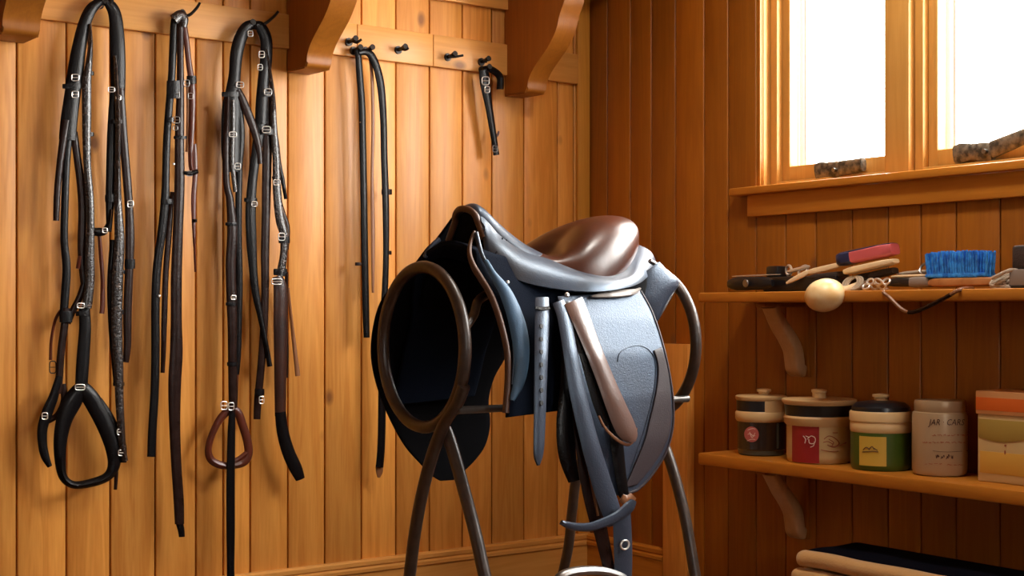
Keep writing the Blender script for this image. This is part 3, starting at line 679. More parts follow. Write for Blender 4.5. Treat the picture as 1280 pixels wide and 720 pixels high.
# girth billet with punched holes
bl = sstrap('billet_strap', STRAPG, .040, [(677, 372, 17), (677, 400, 18), (676, 440, 17), (675, 480, 16), (674, 520, 15), (673, 555, 14), (672, 572, 11), (672, 582, 3)])
for yy in (408, 424, 440, 456, 472, 488, 504):
    c = SF(-1, .046)(676.5, yy); b = MB(); b.tube([c-OUT*.001, c+OUT*.0022], [(.0042, .0055)]*2, n=10, up=(0, 0, 1)); b.build('punched_hole', BLK, bl)
c = SF(-1, .046)(675.5, 462)
sstrap('billet_keeper', LB, .046, [(668, 385, 4), (677, 386, 5), (686, 385, 4)], .004, bl)
# dark girth straps bunched under the flap front
sstrap('under_strap', LB, .018, [(704, 378, 12), (707, 430, 14), (708, 480, 18), (706, 530, 24), (708, 570, 22), (716, 602, 14)], .01)
sstrap('under_strap', LDB, .030, [(712, 395, 12), (716, 450, 14), (722, 510, 16), (728, 560, 18), (736, 610, 20), (745, 652, 18)], .006)
sstrap('under_strap_edge', LTB, .040, [(722, 500, 3), (731, 560, 3), (738, 600, 3), (747, 645, 3)], .003)
sstrap('under_strap', LB, .022, [(765, 500, 14), (770, 550, 16), (776, 600, 14), (781, 626, 12)], .005)
# stirrup leathers
sstrap('stirrup_leather', STRAPG, .050, [(697, 377, 15), (705, 400, 17), (712, 440, 18), (721, 490, 20), (733, 540, 22), (747, 590, 24), (760, 630, 25), (770, 655, 22)], .006)
sstrap('stirrup_leather', LB, .044, [(707, 378, 10), (721, 410, 14), (734, 450, 18), (750, 500, 22), (762, 530, 22)], .006)
sstrap('stirrup_leather', STRAPW, .056, [(716, 376, 24), (726, 400, 23), (740, 435, 21), (756, 475, 22), (770, 510, 25), (780, 533, 26), (787, 546, 20), (790, 553, 8)], .006)
sstrap('leather_tip', LTB, .052, [(748, 520, 2), (756, 535, 3), (770, 549, 4), (784, 556, 4), (792, 549, 3), (795, 535, 2)], .003)
sstrap('leather_end', LTB, .048, [(776, 622, 10), (784, 626, 14), (791, 620, 10)], .004)
# wrap that gathers the leathers above the iron
wr = sstrap('leather_wrap', STRAPG, .064, [(700, 653, 6), (714, 658, 10), (735, 659, 11), (755, 653, 12), (772, 645, 13), (785, 634, 14), (790, 626, 8)], .008)
sstrap('stirrup_leather', STRAPG, .058, [(776, 636, 22), (777, 660, 23), (778, 690, 23), (778, 720, 22), (776, 760, 20), (772, 800, 18)], .006)
sstrap('stirrup_leather', LDB, .050, [(748, 655, 18), (756, 690, 16), (762, 720, 14), (766, 760, 12), (768, 800, 12)], .005)
b = MB(); cc = SF(-1, .07)(781, 681); b.tube([cc+V((.012*cos(a), 0, .010*sin(a))) for a in [2*pi*k/16 for k in range(16)]], .0025, n=8, closed=True); b.build('buckle', STEEL, sd)
# stirrup iron (its top and the rest below the frame)
SI = lambda px, py: on(1, px, py, YS-.36)
b = MB(); b.tube([SI(x_, y_) for x_, y_ in cat([(708, 717), (735, 713), (762, 716), (786, 730), (800, 770), (804, 820), (802, 850), (750, 858), (690, 850), (684, 820), (688, 770), (695, 730)], 5, True)], [(.013, .010)]*60, n=10, closed=True); b.build('stirrup_iron', STEELD, sd)
b = MB(); b.tube([SI(768, 790), SI(768, 716)], .006, n=10); b.build('iron_hanger', STEELD, sd)

# ================================================================ SADDLE PAD
pd = thing('saddle_pad', 'dark navy saddle pad with blue front roll and brown bound edge under the saddle', 'saddle pad', (-1.35, YS, .85))
pr_ = [(592, 315, 730, 345), (596, 335, 732, 360), (606, 354, 735, 375), (617, 375, 738, 395), (629, 400, 740, 418), (634, 430, 742, 440), (636, 460, 742, 460), (636, 490, 742, 482), (634, 510, 741, 500), (633, 522, 740, 508)]
g = sheet(pr_, SF(-1, -.012), nu=14, nr=4)
top = g[0]; full = []
for l in reversed(g): full.append([mir(p) for p in l])
for k in range(1, 8):
    u = k/8; full.append([V((p.x, YS+(YS-p.y)*(1-2*u), p.z+.025*sin(pi*u))) for p in top])
full += g
b = MB(); addgrid(b, full); pdo = b.build('pad_body', NAVY, pd, solid=.012, off=0)
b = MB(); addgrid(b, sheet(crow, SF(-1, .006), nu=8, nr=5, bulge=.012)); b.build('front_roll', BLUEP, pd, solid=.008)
ed = [(593, 289), (588, 304), (587, 318), (592, 333), (601, 348), (612, 366), (621, 388), (629, 415), (634, 440), (635, 465), (634, 490), (632, 516)]
b = MB(); b.tube([SF(-1, -.002)(x_, y_) for x_, y_ in cat(ed, 6)], [.003+.0045*min(1, i/20) for i in range(67)], n=10); b.build('binding', BIND, pd)
b = MB(); b.tube([SF(-1, .006)(x_, y_) for x_, y_ in cat([(595, 291), (599, 307), (604, 322), (614, 338), (624, 355), (631, 372), (638, 395), (641, 420), (642, 450), (640, 480)], 6)], [.0055-.0035*min(1, k/40) for k in range(55)], n=10); b.build('inner_piping', STRAPG, pd)

# ================================================================ SHELVES ON THE RIGHT WALL
SD = .24; YA = -.862
for (zt, th, lab) in ((1.157, .032, 'upper pine wall shelf below the window, crowded with grooming brushes'), (.640, .038, 'lower pine wall shelf carrying the row of tubs and a carton')):
    s_ = thing('wall_shelf', lab, 'shelf', (0, -1.6, zt-th))
    b = MB(); b.box(-SD, -.001, -3.3, YA, zt-th, zt, .006); b.build('shelf_board', PINE_Y, s_)
    for yc in (-1.090, -2.75):
        cl = cat([(-.012, zt-.250), (-.030, zt-.243), (-.036, zt-.215), (-.044, zt-.180), (-.068, zt-.145), (-.098, zt-.112), (-.122, zt-.080), (-.145, zt-th-.012)], 5)
        hw = [.020-.007*k/(len(cl)-1)+.004*sin(pi*k/(len(cl)-1)) for k in range(len(cl))]
        b = MB(); b.tube([V((p[0], yc, p[1])) for p in cl], [(.030, q) for q in hw] if False else [(q, .030) for q in hw], n=16, up=(0, 1, 0), p=5); b.build('bracket', BRKT, s_, ang=50)
        b = MB(); b.box(-.010, -.0005, yc-.034, yc+.034, zt-.268, zt-th-.001, .002); b.box(-.19, -.010, yc-.020, yc+.020, zt-th-.014, zt-th-.0005, .002); b.build('bracket_plate', PINE_R, s_)
s_ = thing('wall_shelf', 'bottom wall shelf under the folded blankets, mostly below view', 'shelf', (0, -1.9, .2))
b = MB(); b.box(-.38, -.03, -3.3, -1.19, .225, .262, .006); b.build('shelf_board', PINE_Y, s_)
b = MB(); b.box(-.36, -.032, -1.30, -1.25, 0, .224, .004); b.build('support', PINE_T, s_)
b = MB(); b.box(-.36, -.032, -3.2, -3.15, 0, .224, .004); b.build('support', PINE_T, s_)
# ---- tubs
ZL = .640
def zpx(py, c): return 1.1-(py-HZ)/pxm(V((c[0], c[1], 1.1)))
def arc_patch(mb, c, r, a0, a1, z0, z1, n=16, th=.0012):
    for k in range(n):
        A, B = a0+(a1-a0)*k/n, a0+(a1-a0)*(k+1)/n
        q = [V((c[0]+rr*cos(t_), c[1]+rr*sin(t_), z)) for (rr, t_, z) in ((r+th, A, z0), (r+th, B, z0), (r+th, B, z1), (r+th, A, z1), (r, A, z0), (r, B, z0), (r, B, z1), (r, A, z1))]
        mb.mesh(q, [(0, 1, 2, 3), (7, 6, 5, 4), (0, 4, 5, 1), (3, 2, 6, 7)]+([(0, 3, 7, 4)] if k == 0 else [])+([(1, 5, 6, 2)] if k == n-1 else []))
    return mb
def cang(c): return math.atan2(CAM.y-c[1], CAM.x-c[0])          # direction in which a tub faces the room
def on_cyl(c, r, px, py):                                  # angle/height where a view line meets the tub wall
    d = ray(px, py); ox, oy = CAM.x-c[0], CAM.y-c[1]
    A = d.x**2+d.y**2; B = 2*(ox*d.x+oy*d.y); Cq = ox*ox+oy*oy-r*r; D = max(0, B*B-4*A*Cq); t_ = (-B-math.sqrt(D))/(2*A)
    return CAM+d*t_
def cyl_angle(c, r, px):
    p = on_cyl(c, r, px, 500); return math.atan2(p.y-c[1], p.x-c[0]) % (2*pi)
def tubc(px, pyb, r):
    p = on(2, px, pyb, ZL); return (p.x+FW.x*r, p.y+FW.y*r)
def cyl_stroke(mb, c, r, pts, rad=.0012):
    P = []
    for x_, y_ in cat(pts, 4):
        q = on_cyl(c, r, x_, y_); P.append(q)
    mb.tube(P, rad, n=6); return mb
def text_cyl(txt, c, r, px0, px1, pyc, hpx, m, parent, shear=0.0, name='lettering'):
    cu = bpy.data.curves.new('txt', 'FONT'); cu.body = txt; cu.extrude = .02; cu.shear = shear; cu.resolution_u = 2
    o = bpy.data.objects.new('txt', cu); COL.objects.link(o)
    dg = bpy.context.evaluated_depsgraph_get(); me = bpy.data.meshes.new_from_object(o.evaluated_get(dg))
    xs = [v.co.x for v in me.vertices]; ys = [v.co.y for v in me.vertices]; x0, x1, y0, y1 = min(xs), max(xs), min(ys), max(ys)
    bpy.data.objects.remove(o); bpy.data.curves.remove(cu)
    base = base_of(parent)
    for v in me.vertices:
        u = (v.co.x-x0)/(x1-x0); w = (v.co.y-y0)/(y1-y0)
        p = on_cyl(c, r+.0006+(.0008 if v.co.z > 0 else 0), px0+(px1-px0)*u, pyc+hpx*(.5-w)); v.co = p-base
    me.materials.clear(); me.materials.append(m); ob = bpy.data.objects.new(name, me); COL.objects.link(ob); ob.parent = parent; return ob
def disc_on(mb, c, r, px, py, rad, th=.0012):
    q = on_cyl(c, r, px, py); n_ = V((q.x-c[0], q.y-c[1], 0)).normalized(); mb.tube([q-n_*.001, q+n_*th], rad, n=24); return mb
# tub 1
r = .078; c = tubc(957, 571, r); Z = lambda py: zpx(py, c)
t = thing('tub', 'dark brown glass tub with round pink badge, leftmost on the lower shelf', 'tub', (c[0], c[1], ZL), None)
b = MB(); b.lathe(c, [(r*.90, ZL+.014), (r*.97, ZL+.020), (r*.98, Z(524))]); b.build('body', DGLASS, t)
b = MB(); b.lathe(c, [(r*.86, ZL), (r*.93, ZL+.004), (r*.95, ZL+.022)]); b.build('base', GREYG, t)
b = MB(); b.lathe(c, [(r*.99, Z(526)), (r*1.05, Z(523)), (r*1.05, Z(515)), (r, Z(513))]); b.build('rim', CREAM, t)
b = MB(); b.lathe(c, [(r*1.0, Z(514)), (r*1.0, Z(499))]); b.build('band', BLK, t)
b = MB(); b.lathe(c, [(r*1.0, Z(500)), (r*1.05, Z(498)), (r*1.05, Z(495)), (r*1.0, Z(494)), (r*.3, Z(493))]); l_ = b.build('lid', CREAM, t)
b = MB(); b.lathe(on(1, 974, 488, c[1]+.0)[:2] if False else (c[0], c[1]-.012), [(r*.22, Z(494)), (r*.22, Z(490)), (r*.3, Z(489)), (r*.3, Z(486)), (r*.1, Z(485))], n=20); b.build('knob', CREAM, l_)
b = MB(); arc_patch(b, c, r*1.002, cyl_angle(c, r, 956), cyl_angle(c, r, 983), Z(515), Z(499)); b.build('label', CREAM, t)
b = MB(); disc_on(b, c, r*.98, 939.5, 543, .0245); bd = b.build('badge', PINKB, t)
b = MB()
for pts in ([(932, 541), (936, 537), (943, 536), (947, 541)], [(931, 546), (937, 542), (942, 545), (948, 543)], [(934, 551), (940, 549), (946, 550)], [(937, 540), (940, 547), (944, 541)]): cyl_stroke(b, c, r*.98+.0015, pts, .001)
b.build('badge_mark', WHT, bd)
b = MB(); arc_patch(b, c, r*.985, cyl_angle(c, r, 971), cyl_angle(c, r, 973.5), ZL+.024, Z(527), 3); b.build('label_seam', GREYG, t)
# tub 2
r = .098; c = tubc(1033, 581, r); Z = lambda py: zpx(py, c)
t = thing('tub', 'round tub with half red half cream label and flared cream lid', 'tub', (c[0], c[1], ZL))
b = MB(); b.lathe(c, [(r*.93, ZL), (r*.98, ZL+.006), (r, ZL+.02), (r, Z(527))]); b.build('body', CREAMP, t)
b = MB(); b.lathe(c, [(r, Z(531)), (r*1.07, Z(528)), (r*1.09, Z(521)), (r*1.03, Z(518))]); b.build('rim', CREAM, t)
b = MB(); b.lathe(c, [(r*1.04, Z(520)), (r*1.07, Z(504))]); b.build('band', BLK, t)
b = MB(); b.lathe(c, [(r*1.07, Z(505)), (r*1.15, Z(501)), (r*1.15, Z(499)), (r*1.1, Z(498)), (r*.2, Z(497))]); l_ = b.build('lid', CREAM, t)
b = MB(); b.lathe(c, [(r*.21, Z(498)), (r*.21, Z(491)), (r*.24, Z(490)), (r*.24, Z(487)), (r*.1, Z(486))], n=20); b.build('knob', CREAM, l_)
b = MB(); arc_patch(b, c, r*1.002, cyl_angle(c, r, 990.5), cyl_angle(c, r, 1024), ZL+.004, Z(530)); b.build('red_label', REDP, t)
b = MB()
for pts in ([(1004, 545), (1007, 549), (1006, 554)], [(1009, 549), (1014, 545), (1019, 548), (1018, 554), (1012, 554), (1011, 549)], [(1018, 552), (1017, 557), (1013, 559)], [(1007, 545), (1012, 547)]): cyl_stroke(b, c, r*1.016, pts, .0014)
b.build('label_mark', WHT, t)
b = MB()
for pts in ([(1030, 549), (1036, 545), (1044, 548), (1049, 554), (1044, 558), (1036, 557)], [(1034, 556), (1042, 559), (1052, 556), (1058, 553)], [(1041, 541), (1047, 541)], [(1036, 549), (1042, 553), (1040, 557)], [(1026, 562), (1036, 564), (1048, 564)], [(1029, 553), (1035, 552), (1041, 555)]): cyl_stroke(b, c, r+.0012, pts, .0013)
b.build('emblem', PRR, t)
# tub 3
r = .086; c = tubc(1111, 590, r); Z = lambda py: zpx(py, c)
t = thing('tub', 'green tub with yellow label, white rim and black domed lid', 'tub', (c[0], c[1], ZL))
b = MB(); b.lathe(c, [(r*.93, ZL), (r*.98, ZL+.006), (r, ZL+.02), (r, Z(537))]); b.build('body', GRN, t)
b = MB(); b.lathe(c, [(r, Z(539)), (r*1.02, Z(537)), (r*1.02, Z(528)), (r*1.0, Z(527)), (r*1.0, Z(526)), (r*1.04, Z(525)), (r*1.04, Z(515)), (r, Z(513))]); b.build('rim', CREAM, t)
b = MB(); b.lathe(c, [(r*.98, Z(515)), (r*.96, Z(508)), (r*.80, Z(503)), (r*.45, Z(501)), (r*.12, Z(500))]); l_ = b.build('lid', BLK, t)
b = MB(); b.lathe(c, [(r*.22, Z(502)), (r*.22, Z(497)), (r*.28, Z(496)), (r*.28, Z(493)), (r*.1, Z(492))], n=20); b.build('knob', CREAM, l_)
b = MB(); arc_patch(b, c, r*1.002, cyl_angle(c, r, 1074.5), cyl_angle(c, r, 1108), Z(579), Z(543)); b.build('label', YEL, t)
b = MB()
for pts in ([(1079, 562), (1083, 559), (1087, 562)], [(1086, 562), (1090, 558), (1093, 562)], [(1092, 560), (1097, 563)], [(1078, 565), (1090, 564), (1098, 565)]): cyl_stroke(b, c, r+.002, pts, .0012)
b.build('label_script', PRD, t)
# jar 4
r = .075; c = tubc(1185, 597, r); Z = lambda py: zpx(py, c)
t = thing('jar', 'pale lidded jar with printed lines of writing, beside the carton', 'jar', (c[0], c[1], ZL))
b = MB(); b.lathe(c, [(r*.86, ZL), (r*.95, ZL+.004), (r, ZL+.016), (r, Z(520)), (r*.97, Z(515)), (r*.88, Z(513))]); b.build('body', JARM, t)
b = MB(); b.lathe(c, [(r*.88, Z(516)), (r*.92, Z(514)), (r*.92, Z(503)), (r*.89, Z(500)), (r*.3, Z(499.5))]); b.build('lid', JARM, t)
text_cyl('JAR · CARS', c, r, 1160, 1206, 529, 10, PRD, t, .25)
b = MB(); random.seed(5)
def scribble(mb, c, r, x0, x1, y, h, rad=.0007):
    x = x0
    while x < x1:
        L_ = random.uniform(3, 7); pts = []; k = int(L_*1.3)+2
        for i in range(k): pts.append((min(x+L_*i/k, x1), y+h*random.uniform(-.5, .5)))
        cyl_stroke(mb, c, r+.0006, pts, rad); x += L_+1.2
for x0, x1, y_, h_ in ((1165, 1213, 544, 2), (1153, 1206, 553, 2), (1184, 1204, 581, 1.6), (1156, 1178, 580, 1.2)): scribble(b, c, r, x0, x1, y_, h_)
b.build('small_print', PRR, t)
b = MB(); scribble(b, c, r, 1170, 1191, 571, 5.5, .0010); b.build('lettering', PRD, t)
b = MB(); cyl_stroke(b, c, r+.001, [(1166, 563.5), (1185, 565), (1215, 563)], .0006); b.build('printed_rule', PRD, t)
# carton
p0 = on(2, 1222, 601, ZL); bx = p0.x; by = p0.y
ctr = thing('carton', 'cream carton with orange lid band at the right end of lower shelf', 'box', (bx+.08, by-.14, ZL))
def zc_(py): return on(0, 1222, py, bx).z
b = MB(); b.box(bx, -.012, by-.30, by, ZL+.0005, zc_(517), .003); b.build('body', CREAMP, ctr)
b = MB(); b.box(bx-.004, -.010, by-.304, by+.004, zc_(517), zc_(488), .003); ld = b.build('lid', PEACH, ctr)
b = MB(); b.box(bx-.0052, bx-.003, by-.300, by+.002, zc_(512), zc_(496), .0005); b.build('orange_band', ORG, ld)
b = MB(); gy = [by-.004-.29*k/20 for k in range(21)]
vs = [V((bx-.0012, y_, zc_(523))) for y_ in gy]+[V((bx-.0012, y_, zc_(546+4*sin(k*.35)))) for k, y_ in enumerate(gy)]
b.mesh(vs, [(k, k+1, 22+k, 21+k) for k in range(20)]); b.build('olive_print', OLIV, ctr, solid=.001)
b = MB(); b.box(bx-.0012, bx, by-.295, by-.008, zc_(590), zc_(563), .0003); b.build('amber_print', AMB, ctr)
b = MB(); q = on(0, 1257, 557, bx); b.tube([q, q+V((-.002, 0, 0))], .003, n=8); b.tube([q+V((0, .001, -.018)), q+V((-.002, .001, -.018))], [(.002, .006)]*2, n=8, up=(0, 0, 1)); b.build('printed_mark', PRR, ctr)
# ================================================================ GROOMING TOOLS ON THE UPPER SHELF
ZU = 1.157
def P(px, py, xx): return on(0, px, py, xx)
def bar(mb, A, B, s0, s1, n=14, p=3.2, k=9, bow=0, tip=.55):
    """rounded bar from A to B; s = (half width, half height)"""
    pts = []; rr = []
    for i in range(k+1):
        u = i/k; e = min(1, (tip+(1-tip)*min(1, min(u, 1-u)*k/1.5))); pts.append(A.lerp(B, u)+V((0, 0, bow*sin(pi*u)))); rr.append(((s0[0]+(s1[0]-s0[0])*u)*e, (s0[1]+(s1[1]-s0[1])*u)*e))
    mb.tube(pts, rr, n=n, up=(0, 0, 1), p=p); return mb
# black handled tool at the left
t = thing('hoof_pick', 'black handled tool with steel top strip at left end of brush shelf', 'grooming tool', tuple(P(940, 364, -.17)))
b = MB(); bar(b, P(911, 355, -.215), P(966, 353.5, -.20), (.016, .0225), (.014, .020), p=2.6); b.build('handle', BLK, t)
b = MB(); bar(b, P(916, 345.5, -.205), P(975, 343, -.19), (.008, .0018), (.008, .0018), p=4); b.build('steel_strip', STEEL, t)
c_ = P(932, 354, -.230); b = MB(); b.tube([c_, c_+V((-.003, 0, 0))], [.013, .010], n=16); b.build('handle_boss', STEELD, t)
# black box-like brush
t = thing('clipper_case', 'black block with raised left end behind the pale wooden ball', 'case', tuple(P(1000, 364, -.15)))
b = MB(); A = P(964, 355, -.13); B = P(1062, 355, -.11); b.box(-.17, -.10, B.y, A.y, ZU+.001, ZU+.048, .006); b.build('block', BLK, t)
A = P(965, 330, -.13); B = P(980, 330, -.13); b = MB(); b.box(-.16, -.11, B.y, A.y, ZU+.045, ZU+.082, .008); b.build('end_cap', BLK, t)
# metal bit / bright tangled buckle
t = thing('snaffle_bit', 'bright steel ring bit lying on the black block', 'bit', tuple(P(1000, 340, -.14)))
b = MB(); c_ = P(986, 338, -.15); b.tube([c_+V((.006*cos(a), .016*cos(a), .015*sin(a))) for a in [2*pi*k/24 for k in range(24)]], .0042, n=8, closed=True); b.build('bit_ring', STEEL, t)
b = MB(); c_ = P(1004, 338, -.15); b.tube([c_+V((.010*sin(a), .016*cos(a), .014*sin(a))) for a in [2*pi*k/24 for k in range(24)]], .0045, n=8, closed=True); b.build('bit_ring', STEEL, t)
b = MB(); bar(b, P(984, 340, -.16), P(1012, 333, -.15), (.006, .006), (.006, .006), p=2); b.build('mouthpiece', STEEL, t)
# pale flat strap / comb running up to the pink brush
t = thing('sweat_scraper', 'pale flat sweat scraper leaning between the steel bit and pink brush', 'grooming tool', tuple(P(1020, 345, -.17)))
b = MB(); bar(b, P(983, 354, -.19), P(1010, 340, -.17), (.004, .0055), (.004, .009), p=3); bar(b, P(1008, 341, -.17), P(1054, 330, -.15), (.004, .009), (.004, .008), p=3); b.build('blade', TWOOD, t)
b = MB(); bar(b, P(1010, 347, -.165), P(1060, 342, -.15), (.010, .008), (.010, .010), p=3); b.build('grip', DKB, t)
# wooden ball headed brush
cB = P(1031, 369, -.262)
t = thing('wooden_ball_handle', 'pale round wooden knob overhanging the upper shelf front edge', 'wooden handle', tuple(P(1031, 366, -.245)))
b = MB(); k = pxm(cB); rx, rz = 27/k, 20.5/k
ax = V((.75, -.45, .22)).normalized(); rings = []
for i in range(1, 16):
    a = pi*i/16; rings.append((cB-ax*(cos(a)*.058), sin(a)))
pts = [p_ for p_, s_ in rings]; b.tube([p_*1 for p_ in pts], [(rx*1.02*s_, rz*1.02*s_) for p_, s_ in rings], n=28, up=(0, 0, 1)); b.build('knob', WBALL, t)
b = MB(); b.tube([tuple(q) for q in [cB+ax*.040, cB+ax*.070, cB+ax*.10, cB+ax*.13]], [.016, .011, .014, .012], n=16); b.build('stem', TWOOD, t)
# ring of tan cord next to it
t = thing('twine_coil', 'small coil of pale twine just right of the wooden ball', 'twine', tuple(P(1066, 364, -.19)))
b = MB()
for q in range(3):
    c_ = P(1063+3*q, 354, -.19); b.tube([c_+V((.012*sin(a), .026*cos(a), .019*sin(a))) for a in [2*pi*k/28 for k in range(28)]], .0038, n=8, closed=True)
b.build('coil', ROPE, t)
# pink and navy brush on wooden base, tilted
t = thing('body_brush', 'rose pink and navy grooming brush tilted on pale wooden back', 'brush', tuple(P(1085, 350, -.15)))
A = P(1052, 325, -.15); B = P(1119, 311, -.13)
b = MB(); bar(b, A, B, (.030, .018), (.030, .020), p=4, tip=.8); b.build('brush_body', PINK, t)
b = MB(); bar(b, A.lerp(B, -.012), A.lerp(B, .30), (.031, .020), (.031, .019), p=4, tip=.85); b.build('navy_end', NAVYP, t)
b = MB(); bar(b, P(1054, 317.5, -.15), P(1117, 305, -.13), (.026, .0045), (.026, .0045), p=4, tip=.8); b.build('navy_top', NAVYP, t)
b = MB(); bar(b, P(1058, 340, -.17), P(1120, 326, -.15), (.026, .011), (.026, .009), p=3.4, tip=.7); b.build('wooden_back', TWOOD, t)
b = MB(); bar(b, P(1066, 350, -.15), P(1119, 338, -.14), (.020, .012), (.020, .010), p=4, tip=.85); b.build('bristles', DKB, t)
# small steel pieces
t = thing('curb_chain', 'little heap of steel chain links under the pink brush', 'chain', tuple(P(1095, 364, -.19)))
for q in range(6):
    c_ = P(1083+5*q, 358-(q % 2)*6, -.19+.006*(q % 3)); b = MB(); a1 = q*1.1
    b.tube([c_+V((.007*sin(a)*cos(a1), .012*cos(a), .008*sin(a))) for a in [2*pi*k/16 for k in range(16)]], .0032, n=8, closed=True); b.build('link', STEEL, t)
# hanging dark cord
t = thing('leather_cord', 'dark leather cord sagging in a V over the upper shelf edge', 'cord', tuple(P(1137, 390, -.25)))
b = MB(); pts = [tuple(P(1110, 362, -.19)), tuple(P(1104, 365, -.249)), tuple(P(1112, 372, -.250)), tuple(P(1124, 384, -.250)), tuple(P(1134, 390, -.250)), tuple(P(1144, 389.5, -.250)), tuple(P(1160, 383, -.250)), tuple(P(1180, 373, -.250)), tuple(P(1196, 364, -.249)), tuple(P(1206, 360.5, -.22)), tuple(P(1216, 360.5, -.19))]
pc = cat(pts, 6); b.tube(pc, .0052, n=8); b.build('cord', LTB, t)
b = MB(); b.tube(pc[25:46], .0060, n=8); b.build('cord_wrap', LDB, t)
# blue bristle brush
t = thing('dandy_brush', 'grooming brush with bright blue bristles upward on orange wooden back', 'brush', tuple(P(1195, 361, -.16)))
A = P(1163, 353.5, -.16); B = P(1250, 351.5, -.16)
b = MB(); bar(b, A, B, (.028, .0145), (.028, .0125), p=3.4, k=12); b.build('wooden_back', BWOOD, t)
b = MB(); yl, yr = P(1160, 330, -.16).y, P(1242, 330, -.16).y; nx, ny = 7, 26
zb, ztp = P(1200, 346, -.16).z, P(1200, 316, -.16).z
bar(b, P(1163, 345, -.16), P(1238, 343, -.16), (.025, .006), (.025, .006), p=5, tip=.9)
random.seed(3)
for i in range(ny):
    for j in range(nx):
        u = i/(ny-1); w = j/(nx-1); yy = yl+(yr-yl)*(.03+.94*u); xx = -.16-.022+.044*w
        lean = (u-.5)*.012; 
        if abs(2*u-1)**4+abs(2*w-1)**3 > 1.25: continue
        a_ = V((xx, yy, zb-.002)); t2 = V((xx+(w-.5)*.008+random.uniform(-.002, .002), yy-lean+random.uniform(-.002, .002), ztp+.004*sin(pi*u)+random.uniform(-.003, .003)))
        b.tube([a_, a_.lerp(t2, .6)+V((0, random.uniform(-.001, .001), 0)), t2], [.0026, .0036, .0030], n=6)
b.build('bristles', BLUEB, t)
b = MB(); bar(b, P(1112, 353, -.16), P(1144, 353, -.16), (.014, .012), (.014, .013), p=3.5, tip=.8); b.build('handle_grip', BLK, t)
b = MB(); bar(b, P(1140, 353, -.16), P(1165, 352.5, -.16), (.017, .015), (.020, .015), p=3.5, tip=.9); b.build('ferrule', GREYP, t)
b = MB(); bar(b, P(1116, 346, -.15), P(1160, 344.5, -.15), (.014, .0045), (.018, .0045), p=3, tip=.6); b.build('handle_top', TWOOD, t)
# twine between, ring
t = thing('metal_ring', 'small steel ring leaning on the left end of blue brush', 'ring', tuple(P(1156, 345, -.12)))
b = MB(); c_ = P(1155, 336, -.115); b.tube([c_+V((.008*sin(a), .013*cos(a), .015*sin(a))) for a in [2*pi*k/24 for k in range(24)]], .0040, n=8, closed=True); b.build('loop', STEELD, t)
b = MB(); bar(b, P(1122, 343, -.10), P(1158, 339, -.11), (.008, .006), (.008, .006), p=2); b.build('rope_tail', ROPE, t)
t = thing('twine_bundle', 'knotted bundle of pale grey twine right of the blue brush', 'twine', tuple(P(1256, 361, -.17)))
b = MB(); random.seed(11)
for q in range(7):
    c0 = P(1255, 352, -.17); pts = []
    for k in range(26):
        a = 2*pi*k/26; pts.append(c0+V((.020*sin(a+q), .036*cos(a)*(1-.05*q), .017*sin(a*1+q*.9)*.9+.002*q-.004)))
    b.tube(pts, .0042, n=6, closed=True)
b.tube(cat([tuple(P(1240, 348, -.2)), tuple(P(1248, 344, -.2)), tuple(P(1262, 338, -.19)), tuple(P(1272, 338, -.18))], 5), .005, n=8)
b.build('strands', ROPE, t)
t = thing('scrubbing_brush', 'dark bristled brush on grey block at the far right of shelf', 'brush', tuple(P(1285, 361, -.16)))
A, B = P(1269, 349, -.16), P(1345, 345, -.16)
b = MB(); b.box(-.19, -.12, B.y, A.y, ZU+.004, ZU+.050, .006); b.build('block', GREYP, t)
b = MB(); b.box(-.185, -.125, B.y+.004, P(1271, 330, -.16).y, ZU+.050, ZU+.112, .008); b.build('bristles', DKB, t)
b = MB(); b.box(-.192, -.118, B.y-.002, A.y+.002, ZU+.0005, ZU+.008, .002); b.build('foot', BLK, t)

# ================================================================ FOLDED BLANKETS
def blanket(name, lab, xf, y_l, z0, z1, roll, mt, grp):
    t = thing(name, lab, 'blanket', (xf/2, y_l-.5, z0), grp)
    # rolled front hem (folded edge)
    b = MB(); zm = (z0+z1)/2; h = (z1-z0)/2
    pts = [V((xf+.028, y_l-.012, zm))]+[V((xf+.028+.004*sin(k*1.3), y_l-.03-k*.09, zm+.0015*sin(k*2.1))) for k in range(15)]
    b.tube(cat([tuple(p) for p in pts], 4), [((.030 if i > 3 else .020+.0033*i), (h if i > 3 else h*(.7+.1*i))) for i in range((len(pts)-1)*4+1)], n=18, up=(0, 0, 1), p=2.4); b.build('folded_edge', roll, t)
    b = MB()
    for k in range(1): 
        g_ = []
        for j in range(29):
            yy = y_l-.02-.045*j; g_.append([V((xf+.030+(-.06-xf-.03)*i/12, yy-(.010 if j == 0 else 0)*0, (z1-.001 if i else z1-.010)-.002+.002*sin(j*.9+i*.7)*(1 if 0 < i < 12 else 0)+.003*sin(pi*i/12))) for i in range(13)])
        lo = [[V((p.x, p.y, z0+.001)) for p in l] for l in g_]
        n1 = 13; vs = [p for l in g_ for p in l]+[p for l in lo for p in l]; o_ = 29*13; fs = []
        for j in range(28):
            for i in range(12):
                a = j*13+i; fs.append((a, a+1, a+14, a+13)); fs.append((o_+a, o_+a+13, o_+a+14, o_+a+1))
            fs.append((j*13, j*13+13, o_+j*13+13, o_+j*13)); fs.append((j*13+12, o_+j*13+12, o_+j*13+25, j*13+25))
        for i in range(12): fs.append((i, o_+i, o_+i+1, i+1)); fs.append((28*13+i, 28*13+i+1, o_+28*13+i+1, o_+28*13+i))
        b.mesh(vs, fs)
    b.build('fold', mt, t); return t
pf = on(2, 1000, 688, .402); XB = -.335; print('BL', pf)
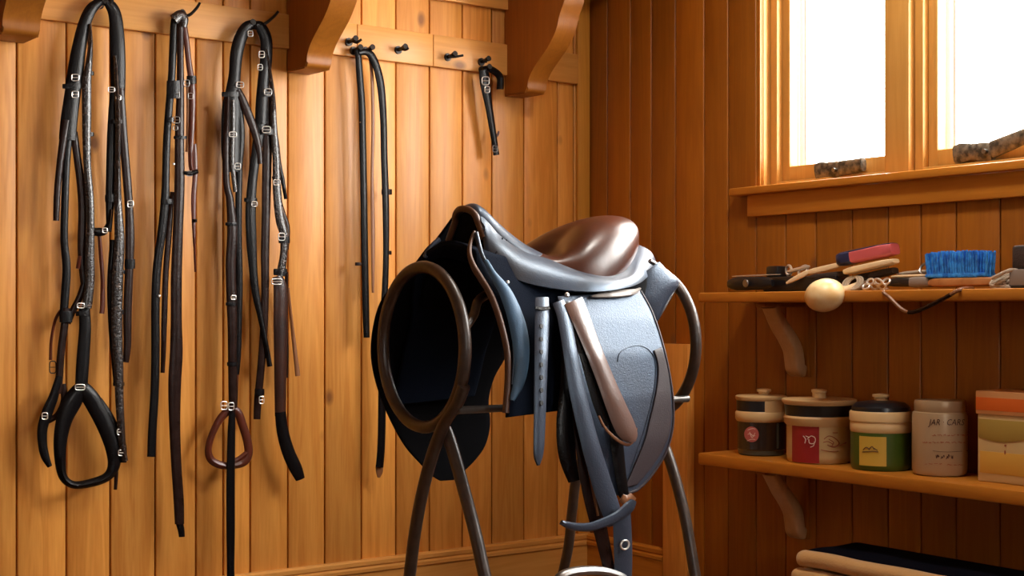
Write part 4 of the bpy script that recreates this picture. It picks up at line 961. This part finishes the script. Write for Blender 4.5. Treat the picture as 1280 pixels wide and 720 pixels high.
blanket('folded_blanket', 'folded navy blanket with cream edge, uppermost of the stack on the bottom shelf', XB, pf.y+.01, .358, .404, BLANK, BNAVY, None)
blanket('folded_blanket', 'cream folded blanket lying directly beneath the navy one', XB-.006, pf.y+.024, .306, .352, BLANK, BLANK, None)
blanket('folded_blanket', 'lowest cream folded blanket resting on the bottom shelf board', XB-.004, pf.y+.018, .263, .300, BLANK, BLANK, None)

# ================================================================ LIGHT
def area(name, loc, rot, sx, sy, power, col):
    l = bpy.data.lights.new(name, 'AREA'); l.shape = 'RECTANGLE'; l.size = sx; l.size_y = sy; l.energy = power; l.color = col
    o = bpy.data.objects.new(name, l); COL.objects.link(o); o.location = loc; o.rotation_euler = rot; return o
area('daylight_side', (.9, (WY0+WY1)/2, 2.5), (0, radians(90), 0), 2.4, 3.4, 800, (1, .985, .94))
area('rear_fill', ((FX0+FX1)/2, Y0-.5, 1.95), (radians(90), 0, 0), 1.4, 1.2, 14, (1, .93, .82))  # added weak frontal fill, shines through the unseen rear window
l = bpy.data.lights.new('shelf_fill', 'AREA'); l.shape = 'DISK'; l.size = .34; l.energy = 21; l.color = (1, .95, .86)  # added light with no fixture, brightens the shelf and deepens shade below
o = bpy.data.objects.new('shelf_fill', l); COL.objects.link(o); o.location = (-.80, -1.75, 2.70)
wd = bpy.data.worlds.new('overcast'); bpy.context.scene.world = wd; wd.use_nodes = True
bg = wd.node_tree.nodes['Background']; bg.inputs[0].default_value = (1, .995, .96, 1); bg.inputs[1].default_value = 9.0
# ================================================================ CAMERA
cd = bpy.data.cameras.new('camera'); cam = bpy.data.objects.new('camera', cd); COL.objects.link(cam)
cam.location = CAM; cam.rotation_euler = (radians(90), 0, -math.atan2(FW.x, FW.y))
cd.sensor_width = 36; cd.lens = 36*FOC/1280; cd.shift_y = (HZ-360)/1280; cd.clip_start = .05
sc = bpy.context.scene; sc.camera = cam
sc.view_settings.view_transform = 'Standard'; sc.view_settings.look = 'None'; sc.view_settings.exposure = 0; sc.view_settings.gamma = 1; sc.view_settings.use_curve_mapping = False
